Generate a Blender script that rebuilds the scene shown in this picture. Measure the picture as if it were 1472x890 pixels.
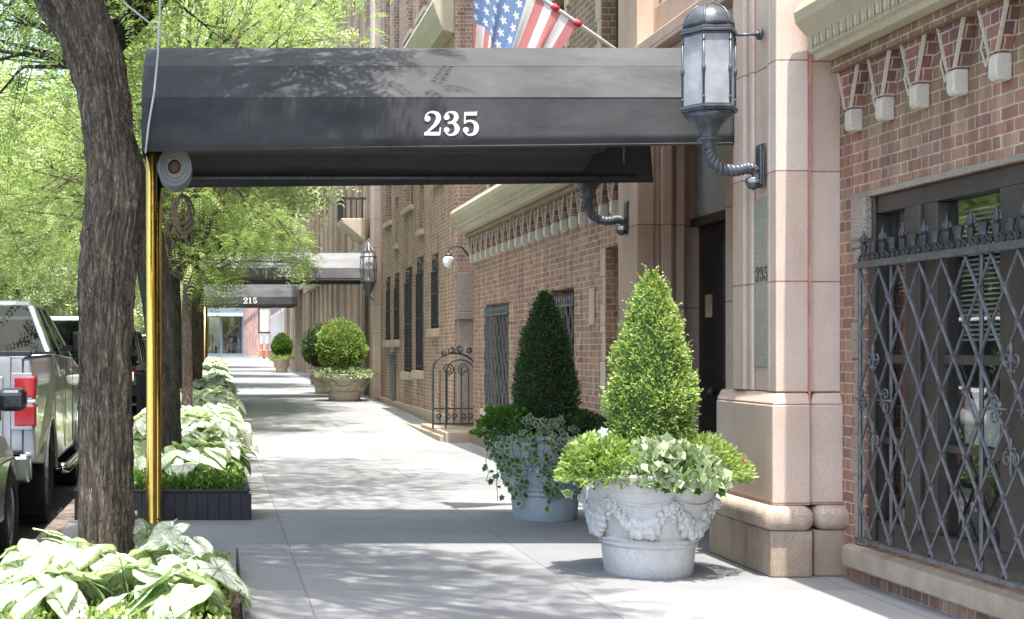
import bpy, bmesh, math, random
import numpy as np
from mathutils import Vector, Matrix, noise

for o in list(bpy.data.objects):
    bpy.data.objects.remove(o, do_unlink=True)
scene = bpy.context.scene
COL = scene.collection
R = math.radians
PI = math.pi

# ------------------------------------------------------------------ camera
CAM_H = 1.35
cd = bpy.data.cameras.new('camera')
cam = bpy.data.objects.new('camera', cd)
COL.objects.link(cam)
cam.location = (0, 0, CAM_H)
cam.rotation_euler = (R(90), 0, 0)
cd.sensor_width = 36
cd.lens = 2000 / 1472 * 36
cd.shift_x = (736 - 312) / 1472
cd.shift_y = (505 - 445) / 1472
cd.clip_start = 0.1
cd.clip_end = 2000
scene.camera = cam

# ------------------------------------------------------------------ light
w = bpy.data.worlds.new('World')
scene.world = w
w.use_nodes = True
wn = w.node_tree.nodes
sky = wn.new('ShaderNodeTexSky')
sky.sky_type = 'NISHITA'
sky.sun_disc = False
SUN_DIR = Vector((-0.012, 0.29, -1)).normalized()
sky.sun_elevation = math.asin(-SUN_DIR.z)
sky.sun_rotation = PI
sky.air_density = 1.0
sky.dust_density = 3.5
sky.ozone_density = 1.0
bg = wn['Background']
bg.inputs['Strength'].default_value = 0.15
w.node_tree.links.new(sky.outputs[0], bg.inputs['Color'])
sd = bpy.data.lights.new('sun', 'SUN')
sd.energy = 2.35
sd.angle = R(0.6)
sd.color = (1.0, 0.955, 0.89)
sun = bpy.data.objects.new('sun', sd)
COL.objects.link(sun)
sun.location = (0, -10, 30)
sun.rotation_euler = SUN_DIR.to_track_quat('-Z', 'Y').to_euler()
scene.view_settings.view_transform = 'Standard'
scene.view_settings.look = 'None'
scene.view_settings.gamma = 1
scene.view_settings.exposure = 2.1
scene.view_settings.use_curve_mapping = False
scene.render.engine = 'CYCLES'
scene.cycles.max_bounces = 8
scene.cycles.transparent_max_bounces = 12

# ------------------------------------------------------------------ helpers
def empty(name, loc=(0, 0, 0), rz=0):
    o = bpy.data.objects.new(name, None)
    o.empty_display_size = 0.2
    COL.objects.link(o)
    o.location = loc
    o.rotation_euler = (0, 0, rz)
    return o

def tag(o, label=None, cat=None, group=None, kind=None):
    if label: o['label'] = label
    if cat: o['category'] = cat
    if group: o['group'] = group
    if kind: o['kind'] = kind
    return o

KIDS = {}
def link(o, parent=None):
    COL.objects.link(o)
    if parent is not None:
        o.parent = parent
        KIDS.setdefault(parent.name, []).append(o)
    return o

def copy_tree(o, parent=None, keep=None):
    c = o.copy()
    link(c, parent)
    if parent is None:
        for k in ('label', 'group', 'category'):
            pass
    for ch in KIDS.get(o.name, []):
        copy_tree(ch, c)
    return c

class MB:
    """collects geometry, links it as one mesh object"""
    def __init__(s):
        s.v = []; s.f = []; s.m = []; s.mi = 0
    def add(s, vs, fs):
        n = len(s.v)
        s.v += [tuple(p) for p in vs]
        s.f += [tuple(i + n for i in f) for f in fs]
        s.m += [s.mi] * len(fs)
    def box(s, x0, x1, y0, y1, z0, z1):
        s.add([(x0,y0,z0),(x1,y0,z0),(x1,y1,z0),(x0,y1,z0),(x0,y0,z1),(x1,y0,z1),(x1,y1,z1),(x0,y1,z1)],
              [(0,3,2,1),(4,5,6,7),(0,1,5,4),(1,2,6,5),(2,3,7,6),(3,0,4,7)])
    def hexa(s, p):   # 8 points, bottom ring then top ring
        s.add(p, [(0,3,2,1),(4,5,6,7),(0,1,5,4),(1,2,6,5),(2,3,7,6),(3,0,4,7)])
    def prism(s, poly, axis, a, b):
        n = len(poly)
        def P(u, v, t):
            return {'x': (t, u, v), 'y': (u, t, v), 'z': (u, v, t)}[axis]
        s.add([P(u, v, a) for u, v in poly] + [P(u, v, b) for u, v in poly],
              [tuple(range(n))[::-1], tuple(range(n, 2*n))] + [(i, (i+1) % n, n+(i+1) % n, n+i) for i in range(n)])
    def lathe(s, prof, n=24, c=(0, 0, 0), cap=True, fn=None):
        k = len(prof); vs = []
        for (r, z) in prof:
            for i in range(n):
                a = 2*PI*i/n
                rr = r*(fn(a, z) if fn else 1)
                vs.append((c[0]+rr*math.cos(a), c[1]+rr*math.sin(a), c[2]+z))
        fs = [(j*n+i, j*n+(i+1) % n, (j+1)*n+(i+1) % n, (j+1)*n+i) for j in range(k-1) for i in range(n)]
        if cap:
            fs += [tuple(range(n))[::-1], tuple((k-1)*n+i for i in range(n))]
        s.add(vs, fs)
    def tube(s, pts, rad, n=8, cap=True):
        pts = [Vector(p) for p in pts]
        if not hasattr(rad, '__len__'): rad = [rad]*len(pts)
        vs = []; prev = None
        for i, p in enumerate(pts):
            t = (pts[min(i+1, len(pts)-1)] - pts[max(i-1, 0)])
            t = t.normalized() if t.length > 1e-9 else Vector((0, 0, 1))
            if prev is None:
                a = Vector((0, 0, 1)) if abs(t.z) < .9 else Vector((1, 0, 0))
                u = t.cross(a).normalized()
            else:
                u = (prev - t*prev.dot(t))
                u = u.normalized() if u.length > 1e-6 else t.orthogonal().normalized()
            prev = u; q = t.cross(u)
            for k in range(n):
                an = 2*PI*k/n
                vs.append(p + (u*math.cos(an) + q*math.sin(an))*rad[i])
        m = len(pts)
        fs = [(j*n+i, j*n+(i+1) % n, (j+1)*n+(i+1) % n, (j+1)*n+i) for j in range(m-1) for i in range(n)]
        if cap:
            fs += [tuple(range(n))[::-1], tuple((m-1)*n+i for i in range(n))]
        s.add(vs, fs)
    def bar(s, a, b, r=.01, n=4):
        s.tube([a, b], r, n)
    def ball(s, c, r, n=8, sq=(1, 1, 1)):
        vs = []; fs = []
        rings = max(3, n//2)
        for j in range(1, rings):
            t = PI*j/rings
            for i in range(n):
                a = 2*PI*i/n
                vs.append((c[0]+r*sq[0]*math.sin(t)*math.cos(a), c[1]+r*sq[1]*math.sin(t)*math.sin(a), c[2]+r*sq[2]*math.cos(t)))
        vs.append((c[0], c[1], c[2]+r*sq[2])); vs.append((c[0], c[1], c[2]-r*sq[2]))
        T = len(vs)-2; B = T+1
        for j in range(rings-2):
            for i in range(n):
                fs.append((j*n+i, (j+1)*n+i, (j+1)*n+(i+1) % n, j*n+(i+1) % n))
        for i in range(n):
            fs.append((T, i, (i+1) % n))
            fs.append((B, (rings-2)*n+(i+1) % n, (rings-2)*n+i))
        s.add(vs, fs)
    def build(s, name, mats, parent=None, smooth=False, bevel=0, seg=2, auto=None):
        me = bpy.data.meshes.new(name)
        me.from_pydata(s.v, [], s.f)
        if not isinstance(mats, (list, tuple)): mats = [mats]
        for m in mats: me.materials.append(m)
        if len(mats) > 1: me.polygons.foreach_set('material_index', s.m)
        if smooth: me.polygons.foreach_set('use_smooth', [True]*len(s.f))
        me.update()
        if auto is not None:
            me.polygons.foreach_set('use_smooth', [True]*len(s.f))
            bm = bmesh.new(); bm.from_mesh(me)
            for e in bm.edges:
                if len(e.link_faces) == 2 and e.calc_face_angle(0) > auto: e.smooth = False
            bm.to_mesh(me); bm.free()
        o = bpy.data.objects.new(name, me)
        link(o, parent)
        if bevel:
            b = o.modifiers.new('bevel', 'BEVEL'); b.width = bevel; b.segments = seg
            b.limit_method = 'ANGLE'; b.angle_limit = R(35)
        return o

# ------------------------------------------------------------------ materials
def nmat(name):
    m = bpy.data.materials.new(name); m.use_nodes = True
    nt = m.node_tree
    return m, nt, nt.nodes, nt.links, nt.nodes['Principled BSDF']

def math_node(nt, op, a, b=None, c=None):
    n = nt.nodes.new('ShaderNodeMath'); n.operation = op
    for i, v in enumerate((a, b, c)):
        if v is None: continue
        if isinstance(v, (int, float)): n.inputs[i].default_value = v
        else: nt.links.new(v, n.inputs[i])
    return n.outputs[0]

def mixc(nt, fac, a, b, mode='MIX'):
    n = nt.nodes.new('ShaderNodeMix'); n.data_type = 'RGBA'; n.blend_type = mode
    if isinstance(fac, (int, float)): n.inputs[0].default_value = fac
    else: nt.links.new(fac, n.inputs[0])
    for sck, v in ((n.inputs[6], a), (n.inputs[7], b)):
        if isinstance(v, (tuple, list)): sck.default_value = (*v[:3], 1)
        else: nt.links.new(v, sck)
    return n.outputs[2]

def noisef(nt, vec, scale, detail=4, rough=.6, dist=0):
    n = nt.nodes.new('ShaderNodeTexNoise')
    n.inputs['Scale'].default_value = scale; n.inputs['Detail'].default_value = detail
    n.inputs['Roughness'].default_value = rough; n.inputs['Distortion'].default_value = dist
    if vec is not None: nt.links.new(vec, n.inputs['Vector'])
    return n.outputs[0]

def ramp(nt, fac, stops, interp='LINEAR'):
    n = nt.nodes.new('ShaderNodeValToRGB'); cr = n.color_ramp; cr.interpolation = interp
    while len(cr.elements) < len(stops): cr.elements.new(0.5)
    for e, (p, c) in zip(cr.elements, stops):
        e.position = p; e.color = (*c[:3], 1) if isinstance(c, (tuple, list)) else (c, c, c, 1)
    nt.links.new(fac, n.inputs[0])
    return n.outputs[0]

def bumpn(nt, h, strength, dist, bsdf, prev=None):
    n = nt.nodes.new('ShaderNodeBump'); n.inputs['Strength'].default_value = strength
    n.inputs['Distance'].default_value = dist
    nt.links.new(h, n.inputs['Height'])
    if prev is not None: nt.links.new(prev, n.inputs['Normal'])
    if bsdf is not None: nt.links.new(n.outputs[0], bsdf.inputs['Normal'])
    return n.outputs[0]

def scaled(nt, vec, s):
    n = nt.nodes.new('ShaderNodeVectorMath'); n.operation = 'MULTIPLY'
    nt.links.new(vec, n.inputs[0]); n.inputs[1].default_value = s
    return n.outputs[0]

def mat(name, col, rough=.6, var=.15, scale=5, bump=0, bscale=40, metal=0, col2=None, spec=None, coat=0, stretch=None, bdist=.01):
    m, nt, N, L, b = nmat(name)
    tc = N.new('ShaderNodeTexCoord'); vec = tc.outputs['Object']
    if stretch: vec = scaled(nt, vec, stretch)
    n1 = noisef(nt, vec, scale, 6, .65)
    c2 = col2 if col2 else tuple(c*(1-var*1.6) for c in col)
    c1 = col if col2 else tuple(min(1, c*(1+var)) for c in col)
    L.new(ramp(nt, n1, [(.3, c2), (.7, c1)]), b.inputs['Base Color'])
    r = math_node(nt, 'MULTIPLY_ADD', noisef(nt, vec, scale*2.3, 3), .25, rough-.12)
    L.new(r, b.inputs['Roughness'])
    b.inputs['Metallic'].default_value = metal
    if spec is not None: b.inputs['Specular IOR Level'].default_value = spec
    if coat:
        b.inputs['Coat Weight'].default_value = coat; b.inputs['Coat Roughness'].default_value = .06
    if bump: bumpn(nt, noisef(nt, vec, bscale, 5, .7), bump, bdist, b)
    return m

def brick_mat(name, cols, mortar, course=.0645, period=.225, grime=(.18, .16, .12), grime_amt=.35, flemish=True, joint=.0042, mossy=False, bump=.6):
    m, nt, N, L, b = nmat(name)
    g = N.new('ShaderNodeNewGeometry')
    sp = N.new('ShaderNodeSeparateXYZ'); L.new(g.outputs['Position'], sp.inputs[0])
    sn = N.new('ShaderNodeSeparateXYZ'); L.new(g.outputs['True Normal'], sn.inputs[0])
    isx = math_node(nt, 'GREATER_THAN', math_node(nt, 'ABSOLUTE', sn.outputs[0]), .5)
    u = math_node(nt, 'ADD', math_node(nt, 'MULTIPLY', isx, sp.outputs[1]),
                  math_node(nt, 'MULTIPLY', math_node(nt, 'SUBTRACT', 1, isx), sp.outputs[0]))
    u = math_node(nt, 'ADD', u, math_node(nt, 'MULTIPLY', math_node(nt, 'SUBTRACT', noisef(nt, g.outputs['Position'], 14, 2), .5), .010))
    z = math_node(nt, 'ADD', sp.outputs[2], math_node(nt, 'MULTIPLY', math_node(nt, 'SUBTRACT', noisef(nt, g.outputs['Position'], 9, 2), .5), .008))
    v = math_node(nt, 'DIVIDE', z, course)
    row = math_node(nt, 'FLOOR', v); fv = math_node(nt, 'FRACT', v)
    odd = math_node(nt, 'MODULO', math_node(nt, 'ABSOLUTE', row), 2)
    uu = math_node(nt, 'ADD', math_node(nt, 'DIVIDE', u, period), math_node(nt, 'MULTIPLY', odd, .5))
    cell = math_node(nt, 'FLOOR', uu); fu = math_node(nt, 'FRACT', uu)
    split = .665 if flemish else 1.0
    du = math_node(nt, 'MINIMUM', math_node(nt, 'MINIMUM', fu, math_node(nt, 'SUBTRACT', 1, fu)),
                   math_node(nt, 'ABSOLUTE', math_node(nt, 'SUBTRACT', fu, split)))
    du = math_node(nt, 'MULTIPLY', du, period)
    dv = math_node(nt, 'MULTIPLY', math_node(nt, 'MINIMUM', fv, math_node(nt, 'SUBTRACT', 1, fv)), course)
    d = math_node(nt, 'MINIMUM', du, dv)
    d = math_node(nt, 'ADD', d, math_node(nt, 'MULTIPLY', math_node(nt, 'SUBTRACT', noisef(nt, g.outputs['Position'], 60, 3), .5), .009))
    mr = N.new('ShaderNodeMapRange'); mr.interpolation_type = 'SMOOTHSTEP'
    L.new(d, mr.inputs[0]); mr.inputs[1].default_value = joint*.7; mr.inputs[2].default_value = joint*1.4
    mask = mr.outputs[0]
    isH = math_node(nt, 'GREATER_THAN', fu, split)
    cx = N.new('ShaderNodeCombineXYZ')
    L.new(math_node(nt, 'MULTIPLY_ADD', cell, 2, isH), cx.inputs[0]); L.new(row, cx.inputs[1])
    wn_ = N.new('ShaderNodeTexWhiteNoise'); L.new(cx.outputs[0], wn_.inputs[0])
    n = len(cols)
    bc = ramp(nt, wn_.outputs[0], [((i+.0)/n, c) for i, c in enumerate(cols)], 'CONSTANT')
    fine = noisef(nt, g.outputs['Position'], 45, 5, .7)
    bc = mixc(nt, .5, bc, ramp(nt, fine, [(.3, .55), (.7, 1.0)]), 'MULTIPLY')
    big = noisef(nt, g.outputs['Position'], 1.1, 5, .6)
    c = mixc(nt, mask, mortar, bc)
    stk = ramp(nt, noisef(nt, scaled(nt, g.outputs['Position'], (5, 5, .45)), 1.6, 5, .65), [(.42, .62), (.62, 1.0)])
    c = mixc(nt, 1, c, stk, 'MULTIPLY')
    gm = math_node(nt, 'MULTIPLY', ramp(nt, big, [(.45, 0.0), (.75, 1.0)]), grime_amt)
    c = mixc(nt, gm, c, grime)
    if mossy:
        mz = N.new('ShaderNodeMapRange'); mz.interpolation_type = 'SMOOTHSTEP'
        L.new(math_node(nt, 'ADD', sp.outputs[2], math_node(nt, 'MULTIPLY', noisef(nt, g.outputs['Position'], 3, 4), .5)), mz.inputs[0])
        mz.inputs[1].default_value = 2.75; mz.inputs[2].default_value = 3.05; mz.inputs[4].default_value = .6
        c = mixc(nt, math_node(nt, 'MULTIPLY', mz.outputs[0], mask), c, mixc(nt, wn_.outputs[0], (.12, .09, .05), (.20, .16, .08)))
    L.new(c, b.inputs['Base Color'])
    b.inputs['Roughness'].default_value = .85
    h = math_node(nt, 'ADD', mask, math_node(nt, 'MULTIPLY', fine, .4))
    bumpn(nt, h, bump, .006, b)
    return m

def stone_mat(name, col, col2, joint_z=None, joint0=0, joint_col=(.2, .07, .05), speck=.16, rough=.75, stain=(.25, .17, .1), stain_amt=.3):
    m, nt, N, L, b = nmat(name)
    g = N.new('ShaderNodeNewGeometry'); P = g.outputs['Position']
    c = ramp(nt, noisef(nt, P, 1.7, 5, .6), [(.3, col2), (.7, col)])
    sp_ = ramp(nt, noisef(nt, P, 130, 2, .5), [(.35, 1-speck), (.6, 1.0)])
    c = mixc(nt, 1.0, c, sp_, 'MULTIPLY')
    st = math_node(nt, 'MULTIPLY', ramp(nt, noisef(nt, scaled(nt, P, (3, 3, .6)), 2.2, 5, .65), [(.5, 0.0), (.75, 1.0)]), stain_amt)
    c = mixc(nt, st, c, stain)
    spz = N.new('ShaderNodeSeparateXYZ'); L.new(P, spz.inputs[0])
    mz = N.new('ShaderNodeMapRange'); mz.interpolation_type = 'SMOOTHSTEP'
    L.new(math_node(nt, 'ADD', spz.outputs[2], math_node(nt, 'MULTIPLY', math_node(nt, 'SUBTRACT', noisef(nt, P, 6, 5, .7), .5), .7)), mz.inputs[0])
    mz.inputs[1].default_value = .0; mz.inputs[2].default_value = .55; mz.inputs[3].default_value = .6; mz.inputs[4].default_value = 0
    c = mixc(nt, mz.outputs[0], c, (.20, .14, .09))
    h = noisef(nt, P, 90, 4, .6)
    if joint_z:
        sp = N.new('ShaderNodeSeparateXYZ'); L.new(P, sp.inputs[0])
        blk = N.new('ShaderNodeTexWhiteNoise'); bx_ = N.new('ShaderNodeCombineXYZ')
        L.new(math_node(nt, 'FLOOR', math_node(nt, 'DIVIDE', math_node(nt, 'SUBTRACT', sp.outputs[2], joint0), joint_z)), bx_.inputs[2])
        L.new(math_node(nt, 'FLOOR', math_node(nt, 'MULTIPLY', math_node(nt, 'ADD', sp.outputs[0], .437), 4.0)), bx_.inputs[0])
        L.new(bx_.outputs[0], blk.inputs[0])
        c = mixc(nt, 1, c, ramp(nt, blk.outputs[0], [(0, (.86, .80, .76)), (1, (1.0, 1.0, 1.0))]), 'MULTIPLY')
        f = math_node(nt, 'FRACT', math_node(nt, 'DIVIDE', math_node(nt, 'SUBTRACT', sp.outputs[2], joint0), joint_z))
        dd = math_node(nt, 'MULTIPLY', math_node(nt, 'MINIMUM', f, math_node(nt, 'SUBTRACT', 1, f)), joint_z)
        dd = math_node(nt, 'ADD', dd, math_node(nt, 'MULTIPLY', math_node(nt, 'SUBTRACT', noisef(nt, P, 30, 3), .5), .004))
        jm = math_node(nt, 'LESS_THAN', dd, .0045)
        c = mixc(nt, math_node(nt, 'MULTIPLY', jm, .75), c, joint_col)
        h = math_node(nt, 'SUBTRACT', h, jm)
    L.new(c, b.inputs['Base Color'])
    b.inputs['Roughness'].default_value = rough
    bumpn(nt, h, .35, .004, b)
    return m

def leaf_mat(name, c1, c2, trans=.45, rough=.5, tcol=None, c3=None, coord=False):
    m, nt, N, L, b = nmat(name)
    at = N.new('ShaderNodeAttribute'); at.attribute_name = 'rnd'
    stops = [(.0, c1), (1.0, c2)] if c3 is None else [(0, c1), (.6, c2), (1, c3)]
    c = ramp(nt, at.outputs['Fac'], stops)
    L.new(c, b.inputs['Base Color']); b.inputs['Roughness'].default_value = rough
    b.inputs['Specular IOR Level'].default_value = .3
    tr = N.new('ShaderNodeBsdfTranslucent')
    tm = mixc(nt, 1.0, c, tcol if tcol else (1.3, 1.5, .6), 'MULTIPLY'); L.new(tm, tr.inputs[0])
    mx = N.new('ShaderNodeMixShader'); mx.inputs[0].default_value = trans
    L.new(b.outputs[0], mx.inputs[1]); L.new(tr.outputs[0], mx.inputs[2])
    L.new(mx.outputs[0], N['Material Output'].inputs[0])
    return m

def glass_mat(name, tint=(.6, .65, .65), refl=.18, rough=.02, opacity=0.0):
    m, nt, N, L, b = nmat(name)
    gl = N.new('ShaderNodeBsdfGlossy'); gl.inputs['Roughness'].default_value = rough
    gl.inputs['Color'].default_value = (.22, .26, .26, 1) if name == 'car_glass' else (.95, .97, 1, 1)
    tr = N.new('ShaderNodeBsdfTransparent'); tr.inputs[0].default_value = (*tint, 1)
    ge = N.new('ShaderNodeNewGeometry'); dp = N.new('ShaderNodeVectorMath'); dp.operation = 'DOT_PRODUCT'
    L.new(ge.outputs['Normal'], dp.inputs[0]); L.new(ge.outputs['Incoming'], dp.inputs[1])
    cs = math_node(nt, 'SUBTRACT', 1, math_node(nt, 'ABSOLUTE', dp.outputs['Value']))
    f = math_node(nt, 'ADD', math_node(nt, 'MULTIPLY', math_node(nt, 'POWER', cs, 5), .9), refl+.04)
    tcn = N.new('ShaderNodeTexCoord')
    bumpn_out = bumpn(nt, noisef(nt, tcn.outputs['Object'], 1.5, 1), .03, .1, None)
    L.new(bumpn_out, gl.inputs['Normal'])
    mx = N.new('ShaderNodeMixShader'); L.new(math_node(nt, 'MINIMUM', f, 1.0), mx.inputs[0])
    L.new(tr.outputs[0], mx.inputs[1]); L.new(gl.outputs[0], mx.inputs[2])
    L.new(mx.outputs[0], N['Material Output'].inputs[0])
    return m

M = {}
# facade materials
M['brick_a'] = brick_mat('brick_a', [(.39,.20,.135),(.43,.225,.15),(.34,.17,.12),(.44,.265,.17),(.29,.155,.12),(.40,.205,.145),(.46,.29,.185)], (.54,.44,.35), mossy=True, grime_amt=.25)
M['brick_buff'] = brick_mat('brick_buff', [(.42,.27,.15),(.38,.22,.13),(.46,.33,.19),(.30,.17,.12),(.44,.30,.20)], (.58,.50,.40), grime_amt=.2)
M['brick_b'] = brick_mat('brick_b', [(.50,.31,.20),(.44,.26,.18),(.54,.37,.25),(.36,.21,.16),(.48,.28,.20)], (.66,.58,.49), grime_amt=.25)
M['brick_c'] = brick_mat('brick_c', [(.40,.27,.18),(.34,.21,.15),(.42,.30,.22)], (.55,.47,.38), grime_amt=.2)
M['brick_pink'] = brick_mat('brick_pink', [(.46,.27,.22),(.42,.23,.19),(.50,.32,.26)], (.6,.52,.48), grime_amt=.15)
M['brick_dark'] = brick_mat('brick_dark', [(.16,.10,.09),(.20,.12,.10),(.13,.09,.09)], (.35,.30,.27), grime_amt=.2)
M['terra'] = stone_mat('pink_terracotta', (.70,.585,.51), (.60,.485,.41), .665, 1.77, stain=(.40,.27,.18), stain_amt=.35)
M['terra_shadow'] = stone_mat('shaded_terracotta', (.60,.45,.36), (.50,.36,.28), .665, 1.70, joint_col=(.12,.06,.05), stain=(.30,.17,.10), stain_amt=.45)  # same terracotta as the near pier, entrance shade put into a browner colour
M['red_joint'] = mat('red_mortar', (.60,.24,.18), .9, .2, 12)
M['granite'] = stone_mat('speckled_granite', (.60,.50,.41), (.46,.36,.28), speck=.4, stain=(.22,.13,.07), stain_amt=.75)
M['panel_green'] = stone_mat('grey_green_stone', (.40,.39,.31), (.32,.32,.26), speck=.4, stain=(.25,.22,.16))
M['cream_stone'] = stone_mat('cream_stone', (.52,.46,.33), (.43,.38,.27), speck=.25, stain=(.30,.27,.16), stain_amt=.45)
M['sill_stone'] = stone_mat('sill_stone', (.62,.54,.43), (.54,.46,.36), speck=.25, stain=(.35,.27,.18), stain_amt=.4)
M['quoin'] = stone_mat('rough_quoin', (.44,.37,.30), (.30,.25,.21), speck=.6, stain=(.18,.15,.12), stain_amt=.5)
M['corbel'] = stone_mat('corbel_stone', (.62,.58,.50), (.52,.47,.39), speck=.2, stain=(.4,.35,.28), stain_amt=.25)
M['plaster'] = mat('grey_plaster', (.42,.40,.37), .8, .08, 2, bump=.1)
M['limestone'] = stone_mat('limestone', (.58,.50,.40), (.50,.42,.33), 1.2, .4, speck=.2)
M['ribs'] = stone_mat('tan_ribs', (.50,.41,.31), (.42,.33,.25), 1.0, .2, speck=.2)
M['dark_frame'] = mat('dark_brown_frame', (.060,.050,.043), .45, .2, 8, bump=.1)
M['door_paint'] = mat('door_paint', (.022,.020,.019), .35, .2, 5)
M['grille_iron'] = mat('grille_iron', (.115,.115,.12), .45, .3, 20, bump=.3, bscale=80, metal=.3, bdist=.003)
M['iron'] = mat('wrought_iron', (.055,.058,.062), .42, .3, 20, bump=.3, bscale=80, metal=.35, bdist=.003)
M['iron_grey'] = mat('grey_iron', (.17,.175,.185), .45, .3, 20, bump=.3, bscale=80, metal=.4, bdist=.003)
M['lantern_metal'] = mat('lantern_metal', (.095,.105,.12), .38, .35, 14, bump=.2, bscale=60, metal=.3, bdist=.003)
M['glass'] = glass_mat('window_glass', (.70,.72,.70), .12)
M['glass_dark'] = glass_mat('dark_window_glass', (.25,.27,.28), .12)
M['car_glass'] = glass_mat('car_glass', (.14,.19,.17), .01)
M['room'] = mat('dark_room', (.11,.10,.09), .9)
M['blind'] = mat('white_blind', (.62,.63,.58), .6, .05)
M['white_paint'] = mat('white_paint', (.78,.78,.76), .5, .05)
M['brass'] = mat('polished_brass', (.80,.56,.14), .22, .12, 9, metal=1, col2=(.66,.43,.09))
M['asphalt'] = mat('asphalt', (.06,.06,.062), .85, .2, 3, bump=.5, bscale=120)
M['soil'] = mat('soil', (.05,.038,.028), .95, .3, 12, bump=.8, bscale=30, bdist=.03)
M['black_edge'] = mat('black_bed_edging', (.022,.022,.026), .55, .25, 9, bump=.2)
# ------------------------------------------------------------------ ground
def sm(t):
    t = max(0, min(1, t)); return t*t*(3-2*t)
def g(Y):
    """height of the pavement along the street: level, then climbing gently"""
    if Y < 19: return 0.0
    if Y < 31: return .20*sm((Y-19)/12)
    if Y < 100: return .20 + .55*(Y-31)/69
    return .75

def ystations():
    ys = [-8, 0, 10, 19]
    ys += [19+i for i in range(1, 13)]
    ys += [36+5*i for i in range(13)] + [100, 112, 124]
    return ys

def strip(name, x0, x1, dz, m, ys=None, y_end=None):
    mb = MB(); ys = ys or ystations()
    vs = []; fs = []
    for i, Y in enumerate(ys):
        vs += [(x0, Y, g(Y)+dz), (x1, Y, g(Y)+dz)]
        if i: fs.append((2*i-2, 2*i-1, 2*i+1, 2*i))
    mb.add(vs, fs)
    return tag(mb.build(name, m), kind='structure')

def pavement_mat():
    m, nt, N, L, b = nmat('pavement_concrete')
    gg = N.new('ShaderNodeNewGeometry'); P = gg.outputs['Position']
    sp = N.new('ShaderNodeSeparateXYZ'); L.new(P, sp.inputs[0])
    def joint(co, off, per, wd):
        f = math_node(nt, 'FRACT', math_node(nt, 'DIVIDE', math_node(nt, 'SUBTRACT', co, off), per))
        return math_node(nt, 'MULTIPLY', math_node(nt, 'MINIMUM', f, math_node(nt, 'SUBTRACT', 1, f)), per)
    jx = joint(sp.outputs[0], .5, 1.55, 0); jy = joint(sp.outputs[1], 9.75, 1.88, 0)
    wob = math_node(nt, 'MULTIPLY', math_node(nt, 'SUBTRACT', noisef(nt, P, 8, 3), .5), .006)
    d = math_node(nt, 'ADD', math_node(nt, 'MINIMUM', jx, jy), wob)
    mr = N.new('ShaderNodeMapRange'); L.new(d, mr.inputs[0]); mr.inputs[1].default_value = .002; mr.inputs[2].default_value = .008
    # slab-by-slab tone
    cx = N.new('ShaderNodeCombineXYZ')
    L.new(math_node(nt, 'FLOOR', math_node(nt, 'DIVIDE', math_node(nt, 'SUBTRACT', sp.outputs[0], .5), 1.55)), cx.inputs[0])
    L.new(math_node(nt, 'FLOOR', math_node(nt, 'DIVIDE', math_node(nt, 'SUBTRACT', sp.outputs[1], 9.75), 1.88)), cx.inputs[1])
    wnn = N.new('ShaderNodeTexWhiteNoise'); L.new(cx.outputs[0], wnn.inputs[0])
    c = ramp(nt, wnn.outputs[0], [(0, (.265, .27, .275)), (1, (.345, .35, .35))])
    c = mixc(nt, 1, c, ramp(nt, noisef(nt, P, .9, 6, .7), [(.3, .72), (.7, 1.0)]), 'MULTIPLY')
    c = mixc(nt, 1, c, ramp(nt, noisef(nt, P, 160, 3, .6), [(.3, .78), (.6, 1.0)]), 'MULTIPLY')
    st = ramp(nt, noisef(nt, P, 5.5, 5, .75, .6), [(.66, 0.0), (.8, 1.0)])
    c = mixc(nt, math_node(nt, 'MULTIPLY', st, .4), c, (.2, .19, .18))
    # old chewing-gum spots
    vo = N.new('ShaderNodeTexVoronoi'); vo.inputs['Scale'].default_value = 2.6; L.new(P, vo.inputs['Vector'])
    spot = math_node(nt, 'LESS_THAN', vo.outputs['Distance'], .035)
    c = mixc(nt, math_node(nt, 'MULTIPLY', spot, .12), c, (.16, .155, .15))
    c = mixc(nt, mr.outputs[0], (.17, .165, .16), c)
    L.new(c, b.inputs['Base Color']); b.inputs['Roughness'].default_value = .72
    h = math_node(nt, 'ADD', mr.outputs[0], math_node(nt, 'MULTIPLY', noisef(nt, P, 150, 4), .25))
    bumpn(nt, h, .4, .006, b)
    return m
M['pavement'] = pavement_mat()
M['kerb'] = stone_mat('granite_kerb', (.42, .41, .40), (.33, .32, .31), speck=.5, stain=(.15, .14, .13))

mb = MB(); mb.add([(-600, -200, -.32), (600, -200, -.32), (600, 900, -.32), (-600, 900, -.32)], [(0, 1, 2, 3)])
tag(mb.build('ground', M['asphalt']), kind='structure')
strip('sidewalk', -1.17, 4.6, 0, M['pavement'])
# kerb: real step
mb = MB(); ys = ystations(); vs = []; fs = []
for i, Y in enumerate(ys):
    z = g(Y)
    vs += [(-1.32, Y, z-.16), (-1.32, Y, z-.012), (-1.308, Y, z+.003), (-1.17, Y, z+.003), (-1.17, Y, z-.1)]
    if i:
        a = 5*(i-1); b_ = 5*i
        for k in range(4): fs.append((a+k, a+k+1, b_+k+1, b_+k))
mb.add(vs, fs); tag(mb.build('kerb', M['kerb']), kind='structure')
strip('road', -9.6, -1.32, -.15, M['asphalt'])
strip('opposite_sidewalk', -14, -9.6, -.01, M['pavement'])
# the avenue across the end of the street
mb = MB(); mb.box(-120, 120, 124, 150, .3, .62)
tag(mb.build('avenue_road', M['asphalt']), kind='structure')
mb = MB(); mb.box(-120, 120, 150, 158, .3, .76)
tag(mb.build('avenue_sidewalk', M['pavement']), kind='structure')

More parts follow.
